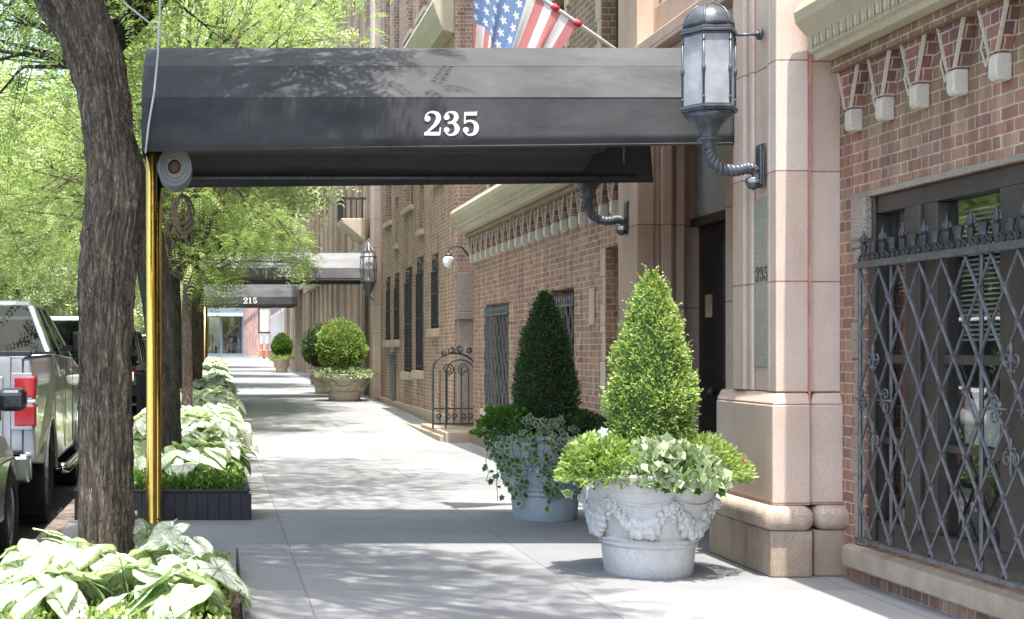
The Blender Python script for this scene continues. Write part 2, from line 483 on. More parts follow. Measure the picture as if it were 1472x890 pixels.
# ------------------------------------------------------------------ facades
def facade(mb, x, thick, y0, y1, z0, z1, ops, reveal=.22):
    """street-facing wall in plane X=x, with openings (ya,yb,za,zb) and reveals"""
    ys = sorted(set([y0, y1] + [v for o in ops for v in o[:2] if y0 <= v <= y1]))
    zs = sorted(set([z0, z1] + [v for o in ops for v in o[2:] if z0 <= v <= z1]))
    for i in range(len(ys)-1):
        for j in range(len(zs)-1):
            cy = (ys[i]+ys[i+1])/2; cz = (zs[j]+zs[j+1])/2
            if any(o[0] < cy < o[1] and o[2] < cz < o[3] for o in ops): continue
            mb.add([(x, ys[i], zs[j]), (x, ys[i], zs[j+1]), (x, ys[i+1], zs[j+1]), (x, ys[i+1], zs[j])], [(0, 1, 2, 3)])
    for ya, yb, za, zb in ops:
        X = x+reveal
        mb.add([(x,ya,za),(X,ya,za),(X,ya,zb),(x,ya,zb)], [(0,1,2,3)])
        mb.add([(x,yb,za),(X,yb,za),(X,yb,zb),(x,yb,zb)], [(3,2,1,0)])
        mb.add([(x,ya,zb),(X,ya,zb),(X,yb,zb),(x,yb,zb)], [(0,1,2,3)])
        mb.add([(x,ya,za),(X,ya,za),(X,yb,za),(x,yb,za)], [(3,2,1,0)])
    # back, top, ends
    X = x+thick
    mb.add([(x,y0,z0),(X,y0,z0),(X,y0,z1),(x,y0,z1)], [(0,1,2,3)])
    mb.add([(x,y1,z0),(X,y1,z0),(X,y1,z1),(x,y1,z1)], [(3,2,1,0)])
    mb.add([(x,y0,z1),(X,y0,z1),(X,y1,z1),(x,y1,z1)], [(0,1,2,3)])
    mb.add([(X,y0,z0),(X,y1,z0),(X,y1,z1),(X,y0,z1)], [(0,1,2,3)])

def window(parent, x, ya, yb, za, zb, frame='dark_frame', glass='glass_dark', bars=1, hb=1, fw=.055, blind=0, depth=.2, sill=None):
    X = x+depth
    mb = MB()
    mb.box(X-.06, X, ya, ya+fw, za, zb); mb.box(X-.06, X, yb-fw, yb, za, zb)
    mb.box(X-.06, X, ya+fw, yb-fw, za, za+fw); mb.box(X-.06, X, ya+fw, yb-fw, zb-fw, zb)
    for k in range(1, bars+1):
        y = ya+(yb-ya)*k/(bars+1); mb.box(X-.052, X-.004, y-.022, y+.022, za+fw, zb-fw)
    for k in range(1, hb+1):
        z = za+(zb-za)*k/(hb+1); mb.box(X-.056, X-.008, ya+fw, yb-fw, z-.022, z+.022)
    f = mb.build('window', M[frame], parent)
    p = MB(); p.add([(X-.03, ya+fw, za+fw), (X-.03, ya+fw, zb-fw), (X-.03, yb-fw, zb-fw), (X-.03, yb-fw, za+fw)], [(0,1,2,3)])
    p.build('pane', M[glass], f)
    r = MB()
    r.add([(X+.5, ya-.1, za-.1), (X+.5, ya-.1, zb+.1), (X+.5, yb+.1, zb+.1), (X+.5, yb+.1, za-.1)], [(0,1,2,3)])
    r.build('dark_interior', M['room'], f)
    if blind:
        q = MB(); z = zb-fw-.01
        while z > zb-(zb-za)*blind:
            q.box(X+.02, X+.045, ya+fw, yb-fw, z-.022, z-.004); z -= .03
        q.build('blind', M['blind'], f)
    if sill:
        s_ = MB(); s_.box(x-.07, x+depth-.06, ya-.08, yb+.08, za-.1, za-.002); s_.build('sill', M[sill], f, bevel=.008)
    return f

XW = 3.76
# ---------- building A: the brick apartment house with the canopy -----------
A = empty('apartment_building', (0, 0, 0))
tag(A, 'red brick apartment house with pink terracotta door piers behind the nearest black canopy', 'building')
AH = 14.5
# near bay (right edge of the picture)
near_ops = [(5.9, 8.06, .22, 2.24), (2.2, 4.4, .22, 2.24)]
for zf in (3.6, 6.7, 9.8):
    near_ops += [(6.1, 7.3, zf, zf+1.75), (3.2, 4.4, zf, zf+1.75)]
wb = MB(); facade(wb, XW, .9, -2.0, 8.9, 0, AH, near_ops)
wb.build('wall', M['brick_a'], A)
# far bay
far_low = [(14.62, 15.66, .55, 2.03), (17.9, 19.45, .55, 2.0), (12.42, 13.45, .15, 2.35)]
far_up = []
for zf in (3.5, 6.6, 9.7):
    far_up += [(12.7, 13.6, zf, zf+1.75), (15.0, 16.1, zf, zf+1.75), (17.9, 19.2, zf, zf+1.75)]
wb = MB(); facade(wb, XW, .9, 11.5, 20.4, 0, AH, far_low+far_up)
wb.build('wall', M['brick_a'], A)
# wall above the entrance
wb = MB(); facade(wb, XW+.003, .9, 8.9, 11.5, 3.62, AH, [(9.4, 11.0, 4.6, 6.4), (9.4, 11.0, 7.6, 9.3), (9.4, 11.0, 10.4, 12.2)])
wb.build('wall', M['brick_a'], A)
mb = MB(); mb.box(XW+.25, XW+.9, 8.9, 11.5, 0, .02)
mb.build('threshold', M['granite'], A)
for (a, b_, c, d) in far_up + near_ops[2:] + [(9.4, 11.0, 4.6, 6.4), (9.4, 11.0, 7.6, 9.3), (9.4, 11.0, 10.4, 12.2)]:
    window(A, XW, a, b_, c, d, 'limestone' if False else 'dark_frame', 'glass_dark', 1, 1, sill='cream_stone')
    q = MB()
    # stone jamb blocks, alternately long and short
    z = c; k = 0
    while z < d-.01:
        h = min(.22, d-z); L_ = .16 if k % 2 else .10
        q.box(XW-.02, XW+.03, a-L_, a-.001, z+.002, z+h-.002); q.box(XW-.02, XW+.03, b_+.001, b_+L_, z+.002, z+h-.002)
        z += h; k += 1
    q.box(XW-.025, XW+.03, a-.14, b_+.14, d+.002, d+.18)
    q.build('window_surround', M['limestone'], A, bevel=.004)

# --- near ground-floor window with its dark frame
def big_window():
    ya, yb, za, zb = 5.9, 8.06, .22, 2.24
    X = XW+.13
    f = MB()
    f.box(XW+.012, X-.101, yb-.075, yb-.001, za, zb)
    f.box(X-.1, X, ya, yb, zb-.1, zb); f.box(X-.1, X, ya, yb, za, za+.16)
    f.box(X-.1, X, yb-.05, yb, za+.16, zb-.1); f.box(X-.1, X, ya, ya+.05, za+.16, zb-.1)
    for (y0, y1) in ((7.33, 7.67), (6.4, 6.74)):
        f.box(X-.1, X, y0, y1, za+.16, zb-.1)
    # sash rails
    for (y0, y1) in ((7.67, 8.0), (6.74, 7.33), (5.95, 6.4)):
        f.box(X-.07, X-.01, y0, y1, 1.28, 1.33); f.box(X-.07, X-.01, y0, y1, .82, .86)
    f.box(X-.125, X-.101, 7.46, 7.54, za+.16, zb-.1)
    o = f.build('window', M['dark_frame'], A, bevel=.006)
    for (y0, y1) in ((7.67, 8.0), (6.74, 7.33), (5.95, 6.4)):
        p = MB(); p.add([(X-.04, y0, za+.16), (X-.04, y0, zb-.1), (X-.04, y1, zb-.1), (X-.04, y1, za+.16)], [(0,1,2,3)])
        p.build('pane', M['glass'], o)
        q = MB(); z = zb-.14; lim = {7.67: 1.7, 6.74: 1.42, 5.95: 1.5}[y0]
        while z > lim:
            q.hexa([(X+.03, y0, z-.02), (X+.05, y0, z-.012), (X+.05, y1, z-.012), (X+.03, y1, z-.02),
                    (X+.03, y0, z-.016), (X+.05, y0, z-.008), (X+.05, y1, z-.008), (X+.03, y1, z-.016)]); z -= .026
        q.build('blind', M['blind'], o)
    w_ = MB(); w_.box(X+.06, X+.2, 6.86, 7.36, .86, 1.1)  # low white panel behind the middle pane
    w_.build('white_panel', M['white_paint'], o, bevel=.01)
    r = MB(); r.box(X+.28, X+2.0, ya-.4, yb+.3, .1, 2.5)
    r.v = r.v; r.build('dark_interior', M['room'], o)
big_window()
window(A, XW, 2.2, 4.4, .22, 2.24, bars=2)

# lattice grille with spear and cup finials
def grille(ya, yb, za, zb, X, pitch=.224, rise=.33, full=True, name='window_grille'):
    m_ = MB()
    fw = .014
    rows = int((zb-za)/(rise/2))
    def diag(s):
        # clip diagonal lines to rectangle
        slope = rise/pitch*s
        n = int((yb-ya)/pitch)+12
        for k in range(-12, n+12):
            y0 = yb - k*pitch
            pts = []
            # line z = zb - slope*(y-y0)
            for (yy, zz) in ((ya, zb-slope*(ya-y0)), (yb, zb-slope*(yb-y0))):
                if za <= zz <= zb: pts.append((yy, zz))
            for zz in (za, zb):
                yy = y0-(zz-zb)/slope
                if ya <= yy <= yb: pts.append((yy, zz))
            if len(pts) >= 2:
                a = min(pts); b_ = max(pts)
                if abs(a[0]-b_[0]) > .02:
                    dx = .004*s
                    m_.bar((X+dx, a[0], a[1]), (X+dx, b_[0], b_[1]), .0085, 6)
    diag(1); diag(-1)
    # collars at the crossings
    j = 0; z = zb
    while z > za+.05:
        y = yb-(pitch/2 if j % 2 else 0)
        while y > ya+.02:
            if y < yb-.02: m_.box(X-.013, X+.013, y-.011, y+.011, z-.016, z+.016) if j else None
            y -= pitch
        z -= rise/2; j += 1
    # rails and posts
    m_.box(X-.02, X+.02, ya-.03, yb+.03, zb, zb+.03)
    m_.box(X-.014, X+.014, ya, yb, zb+.03, zb+.04)
    m_.box(X-.02, X+.02, ya-.03, yb+.03, za-.025, za)
    y = yb-1.5*pitch
    for k in range(20):
        y = yb - (1.5+4*k)*pitch/1.0*1.0
        if y < ya: break
        m_.bar((X+.016, y, za), (X+.016, y, zb), .011, 6)
    m_.bar((X, ya, za), (X, ya, zb), .012, 6); m_.bar((X, yb, za), (X, yb, zb), .012, 6)
    return m_

def scroll_pts(cy, cz, X, r, sy, sz, turns=1.3, n=14):
    pts = []
    for i in range(n):
        t = i/(n-1); a = -PI/2 + t*turns*2*PI
        rr = r*(1-.75*t)
        pts.append((X, cy+sy*rr*math.cos(a), cz+sz*(rr*math.sin(a))))
    return pts

XG = 3.665
gm = grille(5.9, 7.93, .29, 1.82, XG)
go = gm.build('window_grille', M['grille_iron'], A, auto=R(40))
fin = MB()
k = 0; y = 7.885; z0 = 1.86
while y > 5.95:
    if k % 2 == 0:   # spear
        fin.tube([(XG, y, z0), (XG, y, z0+.05), (XG, y, z0+.09), (XG, y, z0+.095), (XG, y, z0+.112), (XG, y, z0+.14), (XG, y, z0+.18)],
                 [.008, .016, .022, .010, .022, .013, .001], 8)
        fin.box(XG-.006, XG+.006, y-.036, y+.036, z0+.112, z0+.126)
        fin.tube([(XG, y-.036, z0+.11), (XG, y-.036, z0+.14)], [.009, .003], 6)
        fin.tube([(XG, y+.036, z0+.11), (XG, y+.036, z0+.14)], [.009, .003], 6)
    else:            # cup
        fin.tube([(XG, y, z0), (XG, y, z0+.03), (XG, y, z0+.05), (XG, y, z0+.06), (XG, y, z0+.105), (XG, y, z0+.11)],
                 [.012, .012, .022, .017, .030, .022], 8)
    for s in (-1, 1):
        fin.tube([(XG, y+s*.052, z0-.002), (XG, y+s*.045, z0+.028), (XG, y+s*.02, z0+.045), (XG, y, z0+.03)], .007, 5)
        fin.tube(scroll_pts(y+s*.03, z0+.014, XG-.012, .013, s, 1, 1.2, 9), .0045, 5)
    y -= .112; k += 1
fin.build('finials', M['iron'], go, auto=R(40))
# the scroll flowers worked into the lattice
for (cy, cz, rot) in ((7.745, 1.30, 0), (7.745, .86, 2), (7.61, 1.08, 1), (7.88, 1.08, 3),
                      (6.40, 1.30, 0), (6.40, .86, 2), (6.27, 1.08, 1), (6.53, 1.08, 3)):
    fl = MB(); ca, sa = math.cos(rot*PI/2), math.sin(rot*PI/2)
    def q_(u, v): return (XG-.012, cy+ca*u-sa*v, cz+sa*u+ca*v)
    fl.tube([q_(0, -.09), q_(0, .0), q_(0, .06), q_(0, .10)], [.004, .007, .010, .001], 6)
    for s in (-1, 1):
        pts = []
        for i in range(14):
            t = i/13; a = -PI/2+t*2.6*PI*.9; rr = .034*(1-.7*t)
            pts.append(q_(s*(.034+rr*math.cos(a)*1.0 - .0), rr*math.sin(a)+.01))
        fl.tube(pts, .0055, 5)
        fl.tube([q_(0, -.03), q_(s*.02, -.05), q_(s*.035, -.035)], .005, 5)
    fl.build('scroll_flower', M['grille_iron'], go, smooth=True)

# sill band and quoins of the near bay
mb = MB()
mb.prism([(3.70, .085), (3.765, .085), (3.95, .085), (3.95, .215), (3.74, .215), (3.70, .195)], 'y', -1.9, 8.24)
mb.build('sill_band', M['sill_stone'], A, bevel=.006)
mb = MB()
for k, (za, zb) in enumerate(((.218, .62), (.625, .86), (.865, 1.30), (1.305, 1.52), (1.525, 1.95), (1.955, 2.235))):
    L_ = .15 if k % 2 else .10
    mb.box(XW-.012, XW+.2, 8.09, 8.10+L_*.9, za, zb)
mb.box(XW-.03, XW+.2, 8.02, 8.2, 2.0, 2.24)
mb.build('quoin_stones', M['quoin'], A, bevel=.012, seg=3)
# lintel bar over the window
mb = MB(); mb.box(XW-.006, XW+.2, 5.7, 8.22, 2.243, 2.275); mb.build('lintel', M['quoin'], A)

M['brick_bracket'] = brick_mat('bracket_brick', [(.30,.12,.09),(.25,.11,.085),(.33,.15,.11),(.20,.10,.085)], (.5,.42,.34), grime_amt=.2)
# corbel table, both bays
def corbels(y0, y1, pitch):
    n = int((y1-y0)/pitch); x0 = 3.680
    for i in range(n+1):
        y = y1-i*pitch
        if y < y0: break
        blk = MB(); blk.prism([(x0, 2.655), (x0, 2.745), (x0+.015, 2.765), (XW, 2.765), (XW, 2.635), (x0+.015, 2.635)], 'y', y-.036, y+.036)
        bo = blk.build('corbel', M['corbel'], A, bevel=.01, seg=3)
        wd = MB(); P = [(-.036, 2.766), (.036, 2.766), (.115, 3.0), (-.115, 3.0)]
        wd.prism([(y+a, z) for a, z in P], 'x', x0+.010, XW-.001); wd.build('brick_bracket', M['brick_bracket'], bo)
        for s in (-1, 1):
            rb = MB(); Q = [(s*.030, 2.767), (s*.038, 2.767), (s*.126, 3.0), (s*.115, 3.0)]
            if s < 0: Q = Q[::-1]
            rb.prism([(y+a, z) for a, z in Q], 'x', x0-.002, x0+.016); rb.build('rib', M['sill_stone'], bo)
        dm = MB(); yc = y-pitch/2; D = [(0, 2.74), (.045, 2.84), (0, 2.94), (-.045, 2.84)]
        for a in range(4):
            p, q = D[a], D[(a+1) % 4]; dm.bar((XW-.002, yc+p[0], p[1]), (XW-.002, yc+q[0], q[1]), .007, 4)
        dm.build('diamond_joint', M['sill_stone'], A)
    b2 = MB(); b2.box(3.65, XW, y0-.2, y1+.14, 3.002, 3.075)
    b2.build('brick_band', M['brick_a'], A)
corbels(-1.8, 8.13, .38)
corbels(11.95, 20.25, .38)
# cornice above it
def cornice(y0, y1, name='cornice'):
    c = MB()
    prof = [(XW, 3.078), (3.56, 3.078), (3.55, 3.11), (3.52, 3.125), (3.51, 3.22), (3.47, 3.26), (3.44, 3.30), (3.43, 3.36), (3.46, 3.42), (XW, 3.48)]
    c.prism(prof, 'y', y0, y1)
    o = c.build(name, M['cream_stone'], A, bevel=.004)
    t = MB(); y = y0+.06
    while y < y1-.06:
        t.ball((3.512, y, 3.172), .028, 8, (.45, .8, 1.25))
        t.box(3.503, 3.512, y+.035, y+.046, 3.135, 3.212)
        y += .085
    t.build('carved_band', M['cream_stone'], o, smooth=True)
cornice(3.0, 8.28); cornice(11.72, 20.5)

# entrance: near pier, far pier, jambs, transom, door
def pier(yc, s, deep):
    """s=+1: the pier whose free side faces the camera is at low Y"""
    p = MB(); 
    # plinth with rounded top
    def block(x0, x1, y0, y1, z0, z1): p.box(x0, x1, y0, y1, z0, z1)
    return p
# near pier: two shafts side by side, camera side at Y 8.33 / 8.38
base = MB()
for (x0, x1, y0, y1) in ((3.30, 3.552, 8.29, 9.34), (3.575, 3.80, 8.33, 9.3)):
    base.box(x0, x1, y0, y1, 0, .28)
base.box(3.551, 3.576, 8.45, 9.3, 0, .42)
bo = base.build('pier_base', M['granite'], A, bevel=.03, seg=4)
tor = MB()
for (x0, x1, y0, y1) in ((3.25, 3.556, 8.245, 9.39), (3.572, 3.84, 8.285, 9.35)):
    tor.box(x0, x1, y0, y1, .281, .425)
tor.build('pier_moulding', M['granite'], A, bevel=.062, seg=6)
low = MB()
for (x0, x1, y0, y1) in ((3.325, 3.555, 8.325, 9.27), (3.570, 3.80, 8.365, 9.27)):
    low.box(x0, x1, y0, y1, .426, 1.03)
    low.hexa([(x0, y0, 1.031), (x1, y0, 1.031), (x1, y1, 1.031), (x0, y1, 1.031),
              (x0+.035, y0+.035, 1.10), (x1, y0+.035, 1.10), (x1, y1, 1.10), (x0+.035, y1, 1.10)])
low.build('pier_shaft', M['terra'], A, bevel=.012, seg=3)
up = MB()
PH = 6.0
up.box(3.360, 3.556, 8.360, 8.46, 1.101, PH)      # front fillet
up.box(3.385, 3.556, 8.46, 9.14, 1.101, PH)
up.box(3.360, 3.385, 8.46, 8.50, 1.101, PH)
up.box(3.360, 3.385, 8.74, 8.80, 1.101, PH)
up.box(3.345, 3.385, 8.84, 9.02, 1.101, PH)
up.box(3.570, 3.80, 8.400, 9.2, 1.101, PH)
up.build('pier_shaft', M['terra'], A, bevel=.010, seg=3)
pn = MB(); pn.box(3.372, 3.384, 8.502, 8.738, 1.25, 2.3); pn.build('pier_panel', M['panel_green'], A, bevel=.003)
rj = MB(); rj.box(3.5565, 3.5695, 8.366, 9.1, .43, PH); rj.build('mortar_joint', M['red_joint'], A)
# inner jamb of the near pier (door side)
jb = MB()
jb.box(3.60, 3.72, 9.22, 9.86, .30, 3.6); jb.box(3.72, 4.1, 9.22, 9.92, .30, 3.6)
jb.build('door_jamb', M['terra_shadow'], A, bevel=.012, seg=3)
jb = MB(); jb.box(3.55, 4.1, 9.36, 9.95, 0, .299); jb.build('jamb_base', M['granite'], A, bevel=.02, seg=3)
# far pier
fp = MB()
for (x0, x1, y0, y1) in ((3.36, 3.50, 11.13, 11.66), (3.50, 3.555, 11.17, 11.66), (3.555, 3.64, 11.12, 11.66), (3.64, 3.69, 11.21, 11.66),
                         (3.69, 3.76, 11.18, 11.7), (3.76, 3.80, 11.27, 11.7), (3.80, 4.1, 11.36, 11.7)):
    fp.box(x0, x1-.001, y0, y1, .42, PH)
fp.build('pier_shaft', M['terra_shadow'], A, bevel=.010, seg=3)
fb = MB(); fb.box(3.30, 3.70, 11.07, 11.72, 0, .28); fb.box(3.701, 4.0, 11.15, 11.75, 0, .28)
fb.build('pier_base', M['granite'], A, bevel=.02, seg=3)
fb = MB(); fb.box(3.26, 3.72, 11.03, 11.76, .281, .419); fb.build('pier_moulding', M['granite'], A, bevel=.06, seg=6)
# stone lintel over the entrance
lt = MB(); lt.box(3.44, 3.78, 9.14, 11.13, 3.45, 3.66); lt.box(3.34, 3.78, 9.03, 11.12, 3.661, 3.79); lt.box(3.50, 3.78, 9.2, 11.12, 3.791, 4.1)
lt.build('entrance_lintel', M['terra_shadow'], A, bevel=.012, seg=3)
tp = MB(); tp.box(3.90, 4.0, 9.86, 11.36, 2.43, 3.62); tp.build('transom_panel', M['plaster'], A)
tp = MB(); tp.box(3.72, 4.1, 9.15, 11.2, 3.46, 3.60); tp.build('porch_ceiling', M['plaster'], A)
tr = MB(); tr.box(3.86, 3.99, 9.92, 11.36, 2.36, 2.428); tr.build('door_frame', M['dark_frame'], A, bevel=.005)
dr = MB()
for (y0, y1) in ((9.93, 10.63), (10.65, 11.35)):
    dr.box(3.93, 3.99, y0, y1, .02, 2.355)
    dr.box(3.915, 3.9295, y0+.1, y1-.1, .25, 1.0); dr.box(3.915, 3.9295, y0+.1, y1-.1, 1.12, 2.2)
do = dr.build('door', M['door_paint'], A, bevel=.006)
pl = MB(); pl.box(3.905, 3.9145, 11.0, 11.13, 1.62, 1.80); pl.build('notice', mat('brass_notice', (.42, .33, .2), .5, .2), do)
kn = MB(); kn.ball((3.895, 10.98, 1.03), .035, 10); kn.tube([(3.93, 10.98, 1.03), (3.9, 10.98, 1.03)], .018, 8)
kn.build('door_knob', M['dark_frame'], do, smooth=True)

# address plaque on the brick
mb = MB(); mb.box(XW-.02, XW-.001, 13.82, 14.0, 1.62, 1.98); mb.build('wall_plaque', M['limestone'], A, bevel=.004)
# recess by the far pier
mb = MB(); mb.box(XW+.21, XW+.3, 12.42, 13.45, .15, 2.35); mb.build('niche', M['quoin'], A)
mb = MB()
for k in range(8):
    z = .15+k*.275; L_ = .16 if k % 2 else .09
    mb.box(XW-.012, XW+.18, 13.451, 13.45+L_, z+.003, z+.272); mb.box(XW-.012, XW+.18, 12.42-L_, 12.419, z+.003, z+.272)
mb.build('quoin_stones', M['limestone'], A, bevel=.008)
# far bay ground windows with wavy grilles, buff brick piers between
for (a, b_, c, d) in far_low[:2]:
    window(A, XW, a, b_, c, d, bars=1, hb=1, sill='sill_stone')
    gr = MB(); X = XW-.02
    n = int((b_-a)/.115)
    for k in range(n+1):
        y = a+.03+(b_-a-.06)*k/n
        pts = [(X, y+.028*math.sin(t*.9+k*PI), c+.05+(1.28)*t/24) for t in range(25)]
        gr.tube(pts, .009, 5)
    gr.box(X-.012, X+.012, a-.02, b_+.02, c+.04, c+.065); gr.box(X-.012, X+.012, a-.02, b_+.02, c+1.28, c+1.305)
    for k in range(n+1):
        y = a+.03+(b_-a-.06)*k/n
        gr.tube([(X, y, c+1.3), (X, y, c+1.36), (X, y, c+1.42)], [.006, .016, .001], 6)
    gr.build('window_grille', M['iron_grey'], A, auto=R(40))
    q = MB(); z = c; k = 0
    while z < d-.01:
        h = min(.235, d-z); L_ = .24 if k % 2 else .14
        q.box(XW-.010, XW+.03, a-L_, a-.001, z+.002, z+h-.002); q.box(XW-.010, XW+.03, b_+.001, b_+L_, z+.002, z+h-.002)
        z += h; k += 1
    q.build('quoin_stones', M['brick_buff'], A, bevel=.004)
mb = MB(); mb.box(XW-.03, XW, 11.75, 20.38, 0, .24); mb.build('plinth', M['quoin'], A, bevel=.01)
mb = MB(); mb.box(XW-.07, XW+.9, -2, 20.42, AH, AH+.35); mb.build('parapet', M['cream_stone'], A)

# ---------- building B ------------------------------------------------------
B = empty('brick_building')
tag(B, 'tan brick building with tall narrow barred windows beyond the iron gate', 'building')
XB = 3.80
slits = [(23.85, 24.55, 1.75, 3.05), (25.6, 26.45, 1.0, 3.12), (27.1, 28.05, .95, 3.02), (29.0, 29.7, 1.6, 3.0), (30.5, 31.1, 1.6, 3.0)]
upB = [(23.3, 24.3, 4.3, 6.0), (25.6, 26.1, 3.6, 4.5), (27.0, 28.2, 4.2, 6.1), (29.2, 29.6, 3.6, 4.6), (30.3, 31.4, 4.2, 6.1)]
upB2 = []
for zf in (7.6, 10.8, 14.0):
    for a in (23.2, 25.2, 27.0, 29.0, 30.6): upB2.append((a, a+.95, zf, zf+1.8))
wb = MB(); facade(wb, XB, 1.2, 22.2, 32.3, 0, 18, slits+upB+upB2, reveal=.2)
wb.build('wall', M['brick_b'], B)
for (a, b_, c, d) in slits:
    f = window(B, XB, a, b_, c, d, bars=0, hb=2)
    gr = MB(); X = XB-.02
    for k in range(5):
        y = a+.05+(b_-a-.1)*k/4; gr.bar((X, y, c), (X, y, d-.3+.12*math.sin(PI*k/4)), .014, 5)
    for z in (c+.05, c+(d-c)*.45, d-.32): gr.box(X-.012, X+.012, a, b_, z, z+.025)
    gr.tube(scroll_pts((a+b_)/2-.12, d-.16, X, .1, 1, 1, 1.3), .014, 5); gr.tube(scroll_pts((a+b_)/2+.12, d-.16, X, .1, -1, 1, 1.3), .014, 5)
    gr.build('window_grille', M['iron'], B)
    s_ = MB(); s_.box(XB-.1, XB, a-.08, b_+.08, c-.16, c-.01); s_.build('window_sill', M['limestone'], B, bevel=.01)
for (a, b_, c, d) in upB+upB2: window(B, XB, a, b_, c, d, bars=0 if b_-a < .7 else 1, sill='limestone')
mb = MB(); mb.prism([(XB, 6.45), (3.62, 6.5), (3.52, 6.75), (3.46, 6.95), (3.5, 7.05), (XB, 7.1)], 'y', 22.3, 26.8)
mb.build('cornice', M['cream_stone'], B, bevel=.01)
mb = MB(); mb.box(XB-.08, XB+.2, 22.05, 32.3, 0, .3); mb.build('plinth', M['limestone'], B, bevel=.01)
mb = MB(); mb.box(3.82, 4.06, 21.98, 22.199, .16, 1.85); mb.box(3.78, 4.1, 21.93, 22.199, 1.851, 1.97); mb.box(3.82, 4.06, 21.98, 22.199, 1.971, 2.6)
mb.build('stone_post', M['quoin'], B, bevel=.012)
# flush light post against the wall
mb = MB(); mb.box(XB-.09, XB-.001, 29.55, 29.95, .3, 1.25); mb.box(XB-.12, XB-.001, 29.5, 30.0, 1.251, 1.32)
mb.build('wall_post', M['iron_grey'], B, bevel=.01)
mb = MB()   # recess between the two houses
mb.box(4.75, 4.9, 20.4, 22.2, 0, 18); mb.build('recess_wall', M['brick_buff'], B)
st = MB(); st.box(3.36, 4.74, 20.42, 22.9, 0, .16); st.box(3.30, 3.359, 20.6, 24.9, 0, .10)
tag(st.build('entrance_step', M['sill_stone'], bevel=.012), kind='structure')

# ---------- building C: tan ribbed house with the second canopy ------------
def ribbed_building(name, label, y0, y1, x, h, wall, rib, seed, win_m='glass_dark', pitch=2.1, zbase=0.0, ground_h=3.6):
    T = empty(name); tag(T, label, 'building')
    rng = random.Random(seed)
    ops = []; y = y0+.75
    while y < y1-1.2:
        ops.append((y, y+.85, zbase+.9, zbase+3.2))
        zf = 4.2+zbase
        while zf < h-2: ops.append((y, y+.9, zf, zf+1.9)); zf += 3.1
        y += pitch
    wb = MB(); facade(wb, x, 1.2, y0, y1, 0, h, ops, reveal=.25); wb.build('wall', wall, T)
    for o in ops: 
        if o[2] < 11: window(T, x, *o, bars=0, hb=1)
        else:
            q = MB(); q.add([(x+.2,o[0],o[2]),(x+.2,o[0],o[3]),(x+.2,o[1],o[3]),(x+.2,o[1],o[2])], [(0,1,2,3)]); q.build('window', M['room'], T)
    y = y0+.3
    rb = MB()
    while y < y1-.1:
        rb.box(x-.10, x, y-.12, y+.12, 0, h-.5); rb.box(x-.09, x, y+.55*pitch-.05, y+.55*pitch+.05, 3.4, h-.6) if False else None
        y += pitch
    rb.build('pilasters', rib, T, bevel=.015)
    bd = MB(); bd.box(x-.35, x+.2, y0, y1, h-.4, h); bd.build('roof_cornice', rib, T, bevel=.015)
    bd = MB(); bd.box(x-.22, x, y0, y1, 3.55+zbase, 3.83+zbase)
    bd.build('string_course', rib, T, bevel=.015)
    return T
C_ = ribbed_building('stone_building', 'tan stone-ribbed house behind the second canopy', 32.9, 58, 3.82, 19, M['brick_c'], M['ribs'], 3, zbase=.2)
mb = MB(); mb.box(3.62, 3.95, 32.35, 32.88, 0, 19); mb.build('corner_pier', M['terra'], C_, bevel=.02)
# carved balcony
bl = MB(); bl.prism([(3.66, 4.05), (3.1, 4.5), (3.05, 4.62), (3.66, 4.62)], 'y', 34.2, 35.6)
bo_ = bl.build('balcony', M['limestone'], C_, bevel=.02)
bl = MB()
for k in range(10):
    y = 34.25+k*.144; bl.bar((3.1, y, 4.62), (3.1, y, 5.1), .02, 5)
bl.box(3.07, 3.13, 34.2, 35.6, 5.1, 5.15); bl.box(3.1, 3.66, 34.2, 34.24, 5.08, 5.13)
for k in range(4): bl.bar((3.15+.14*k, 34.22, 4.62), (3.15+.14*k, 34.22, 5.1), .02, 5)
bl.build('railing', M['iron'], bo_)
D_ = ribbed_building('stone_building', 'grey-tan house behind the third, smallest canopy', 58.2, 76, 3.85, 22, M['brick_c'], M['limestone'], 4, pitch=2.4, zbase=.5)
mb = MB(); mb.box(3.5, 3.85, 62.2, 63.0, 0, 10); mb.box(3.5, 3.85, 66, 66.8, 0, 10); mb.build('corner_pier', M['limestone'], D_, bevel=.02)
E_ = empty('pink_brick_building'); tag(E_, 'pink brick house past the small round potted bush at the far end of the sidewalk', 'building')
ops = []
for y in range(79, 121, 4):
    for zf in (1.6, 5.2, 8.6, 12.0): ops.append((y, y+1.6, zf, zf+2.0))
wb = MB(); facade(wb, 3.8, 1.5, 76.2, 123, 0, 17, ops); wb.build('wall', M['brick_pink'], E_)
for o in ops:
    q = MB(); q.add([(4.0,o[0],o[2]),(4.0,o[0],o[3]),(4.0,o[1],o[3]),(4.0,o[1],o[2])], [(0,1,2,3)]); q.build('window', M['room'], E_)
for o in ops[::4]:
    q = MB(); q.box(3.72, 3.8, o[0]-.2, o[1]+.2, o[3], o[3]+.2); q.box(3.72, 3.8, o[0]-.2, o[0], o[2]-.2, o[3]-.001); q.box(3.72, 3.8, o[1], o[1]+.2, o[2]-.2, o[3]-.001)
    q.build('window_surround', M['white_paint'], E_)

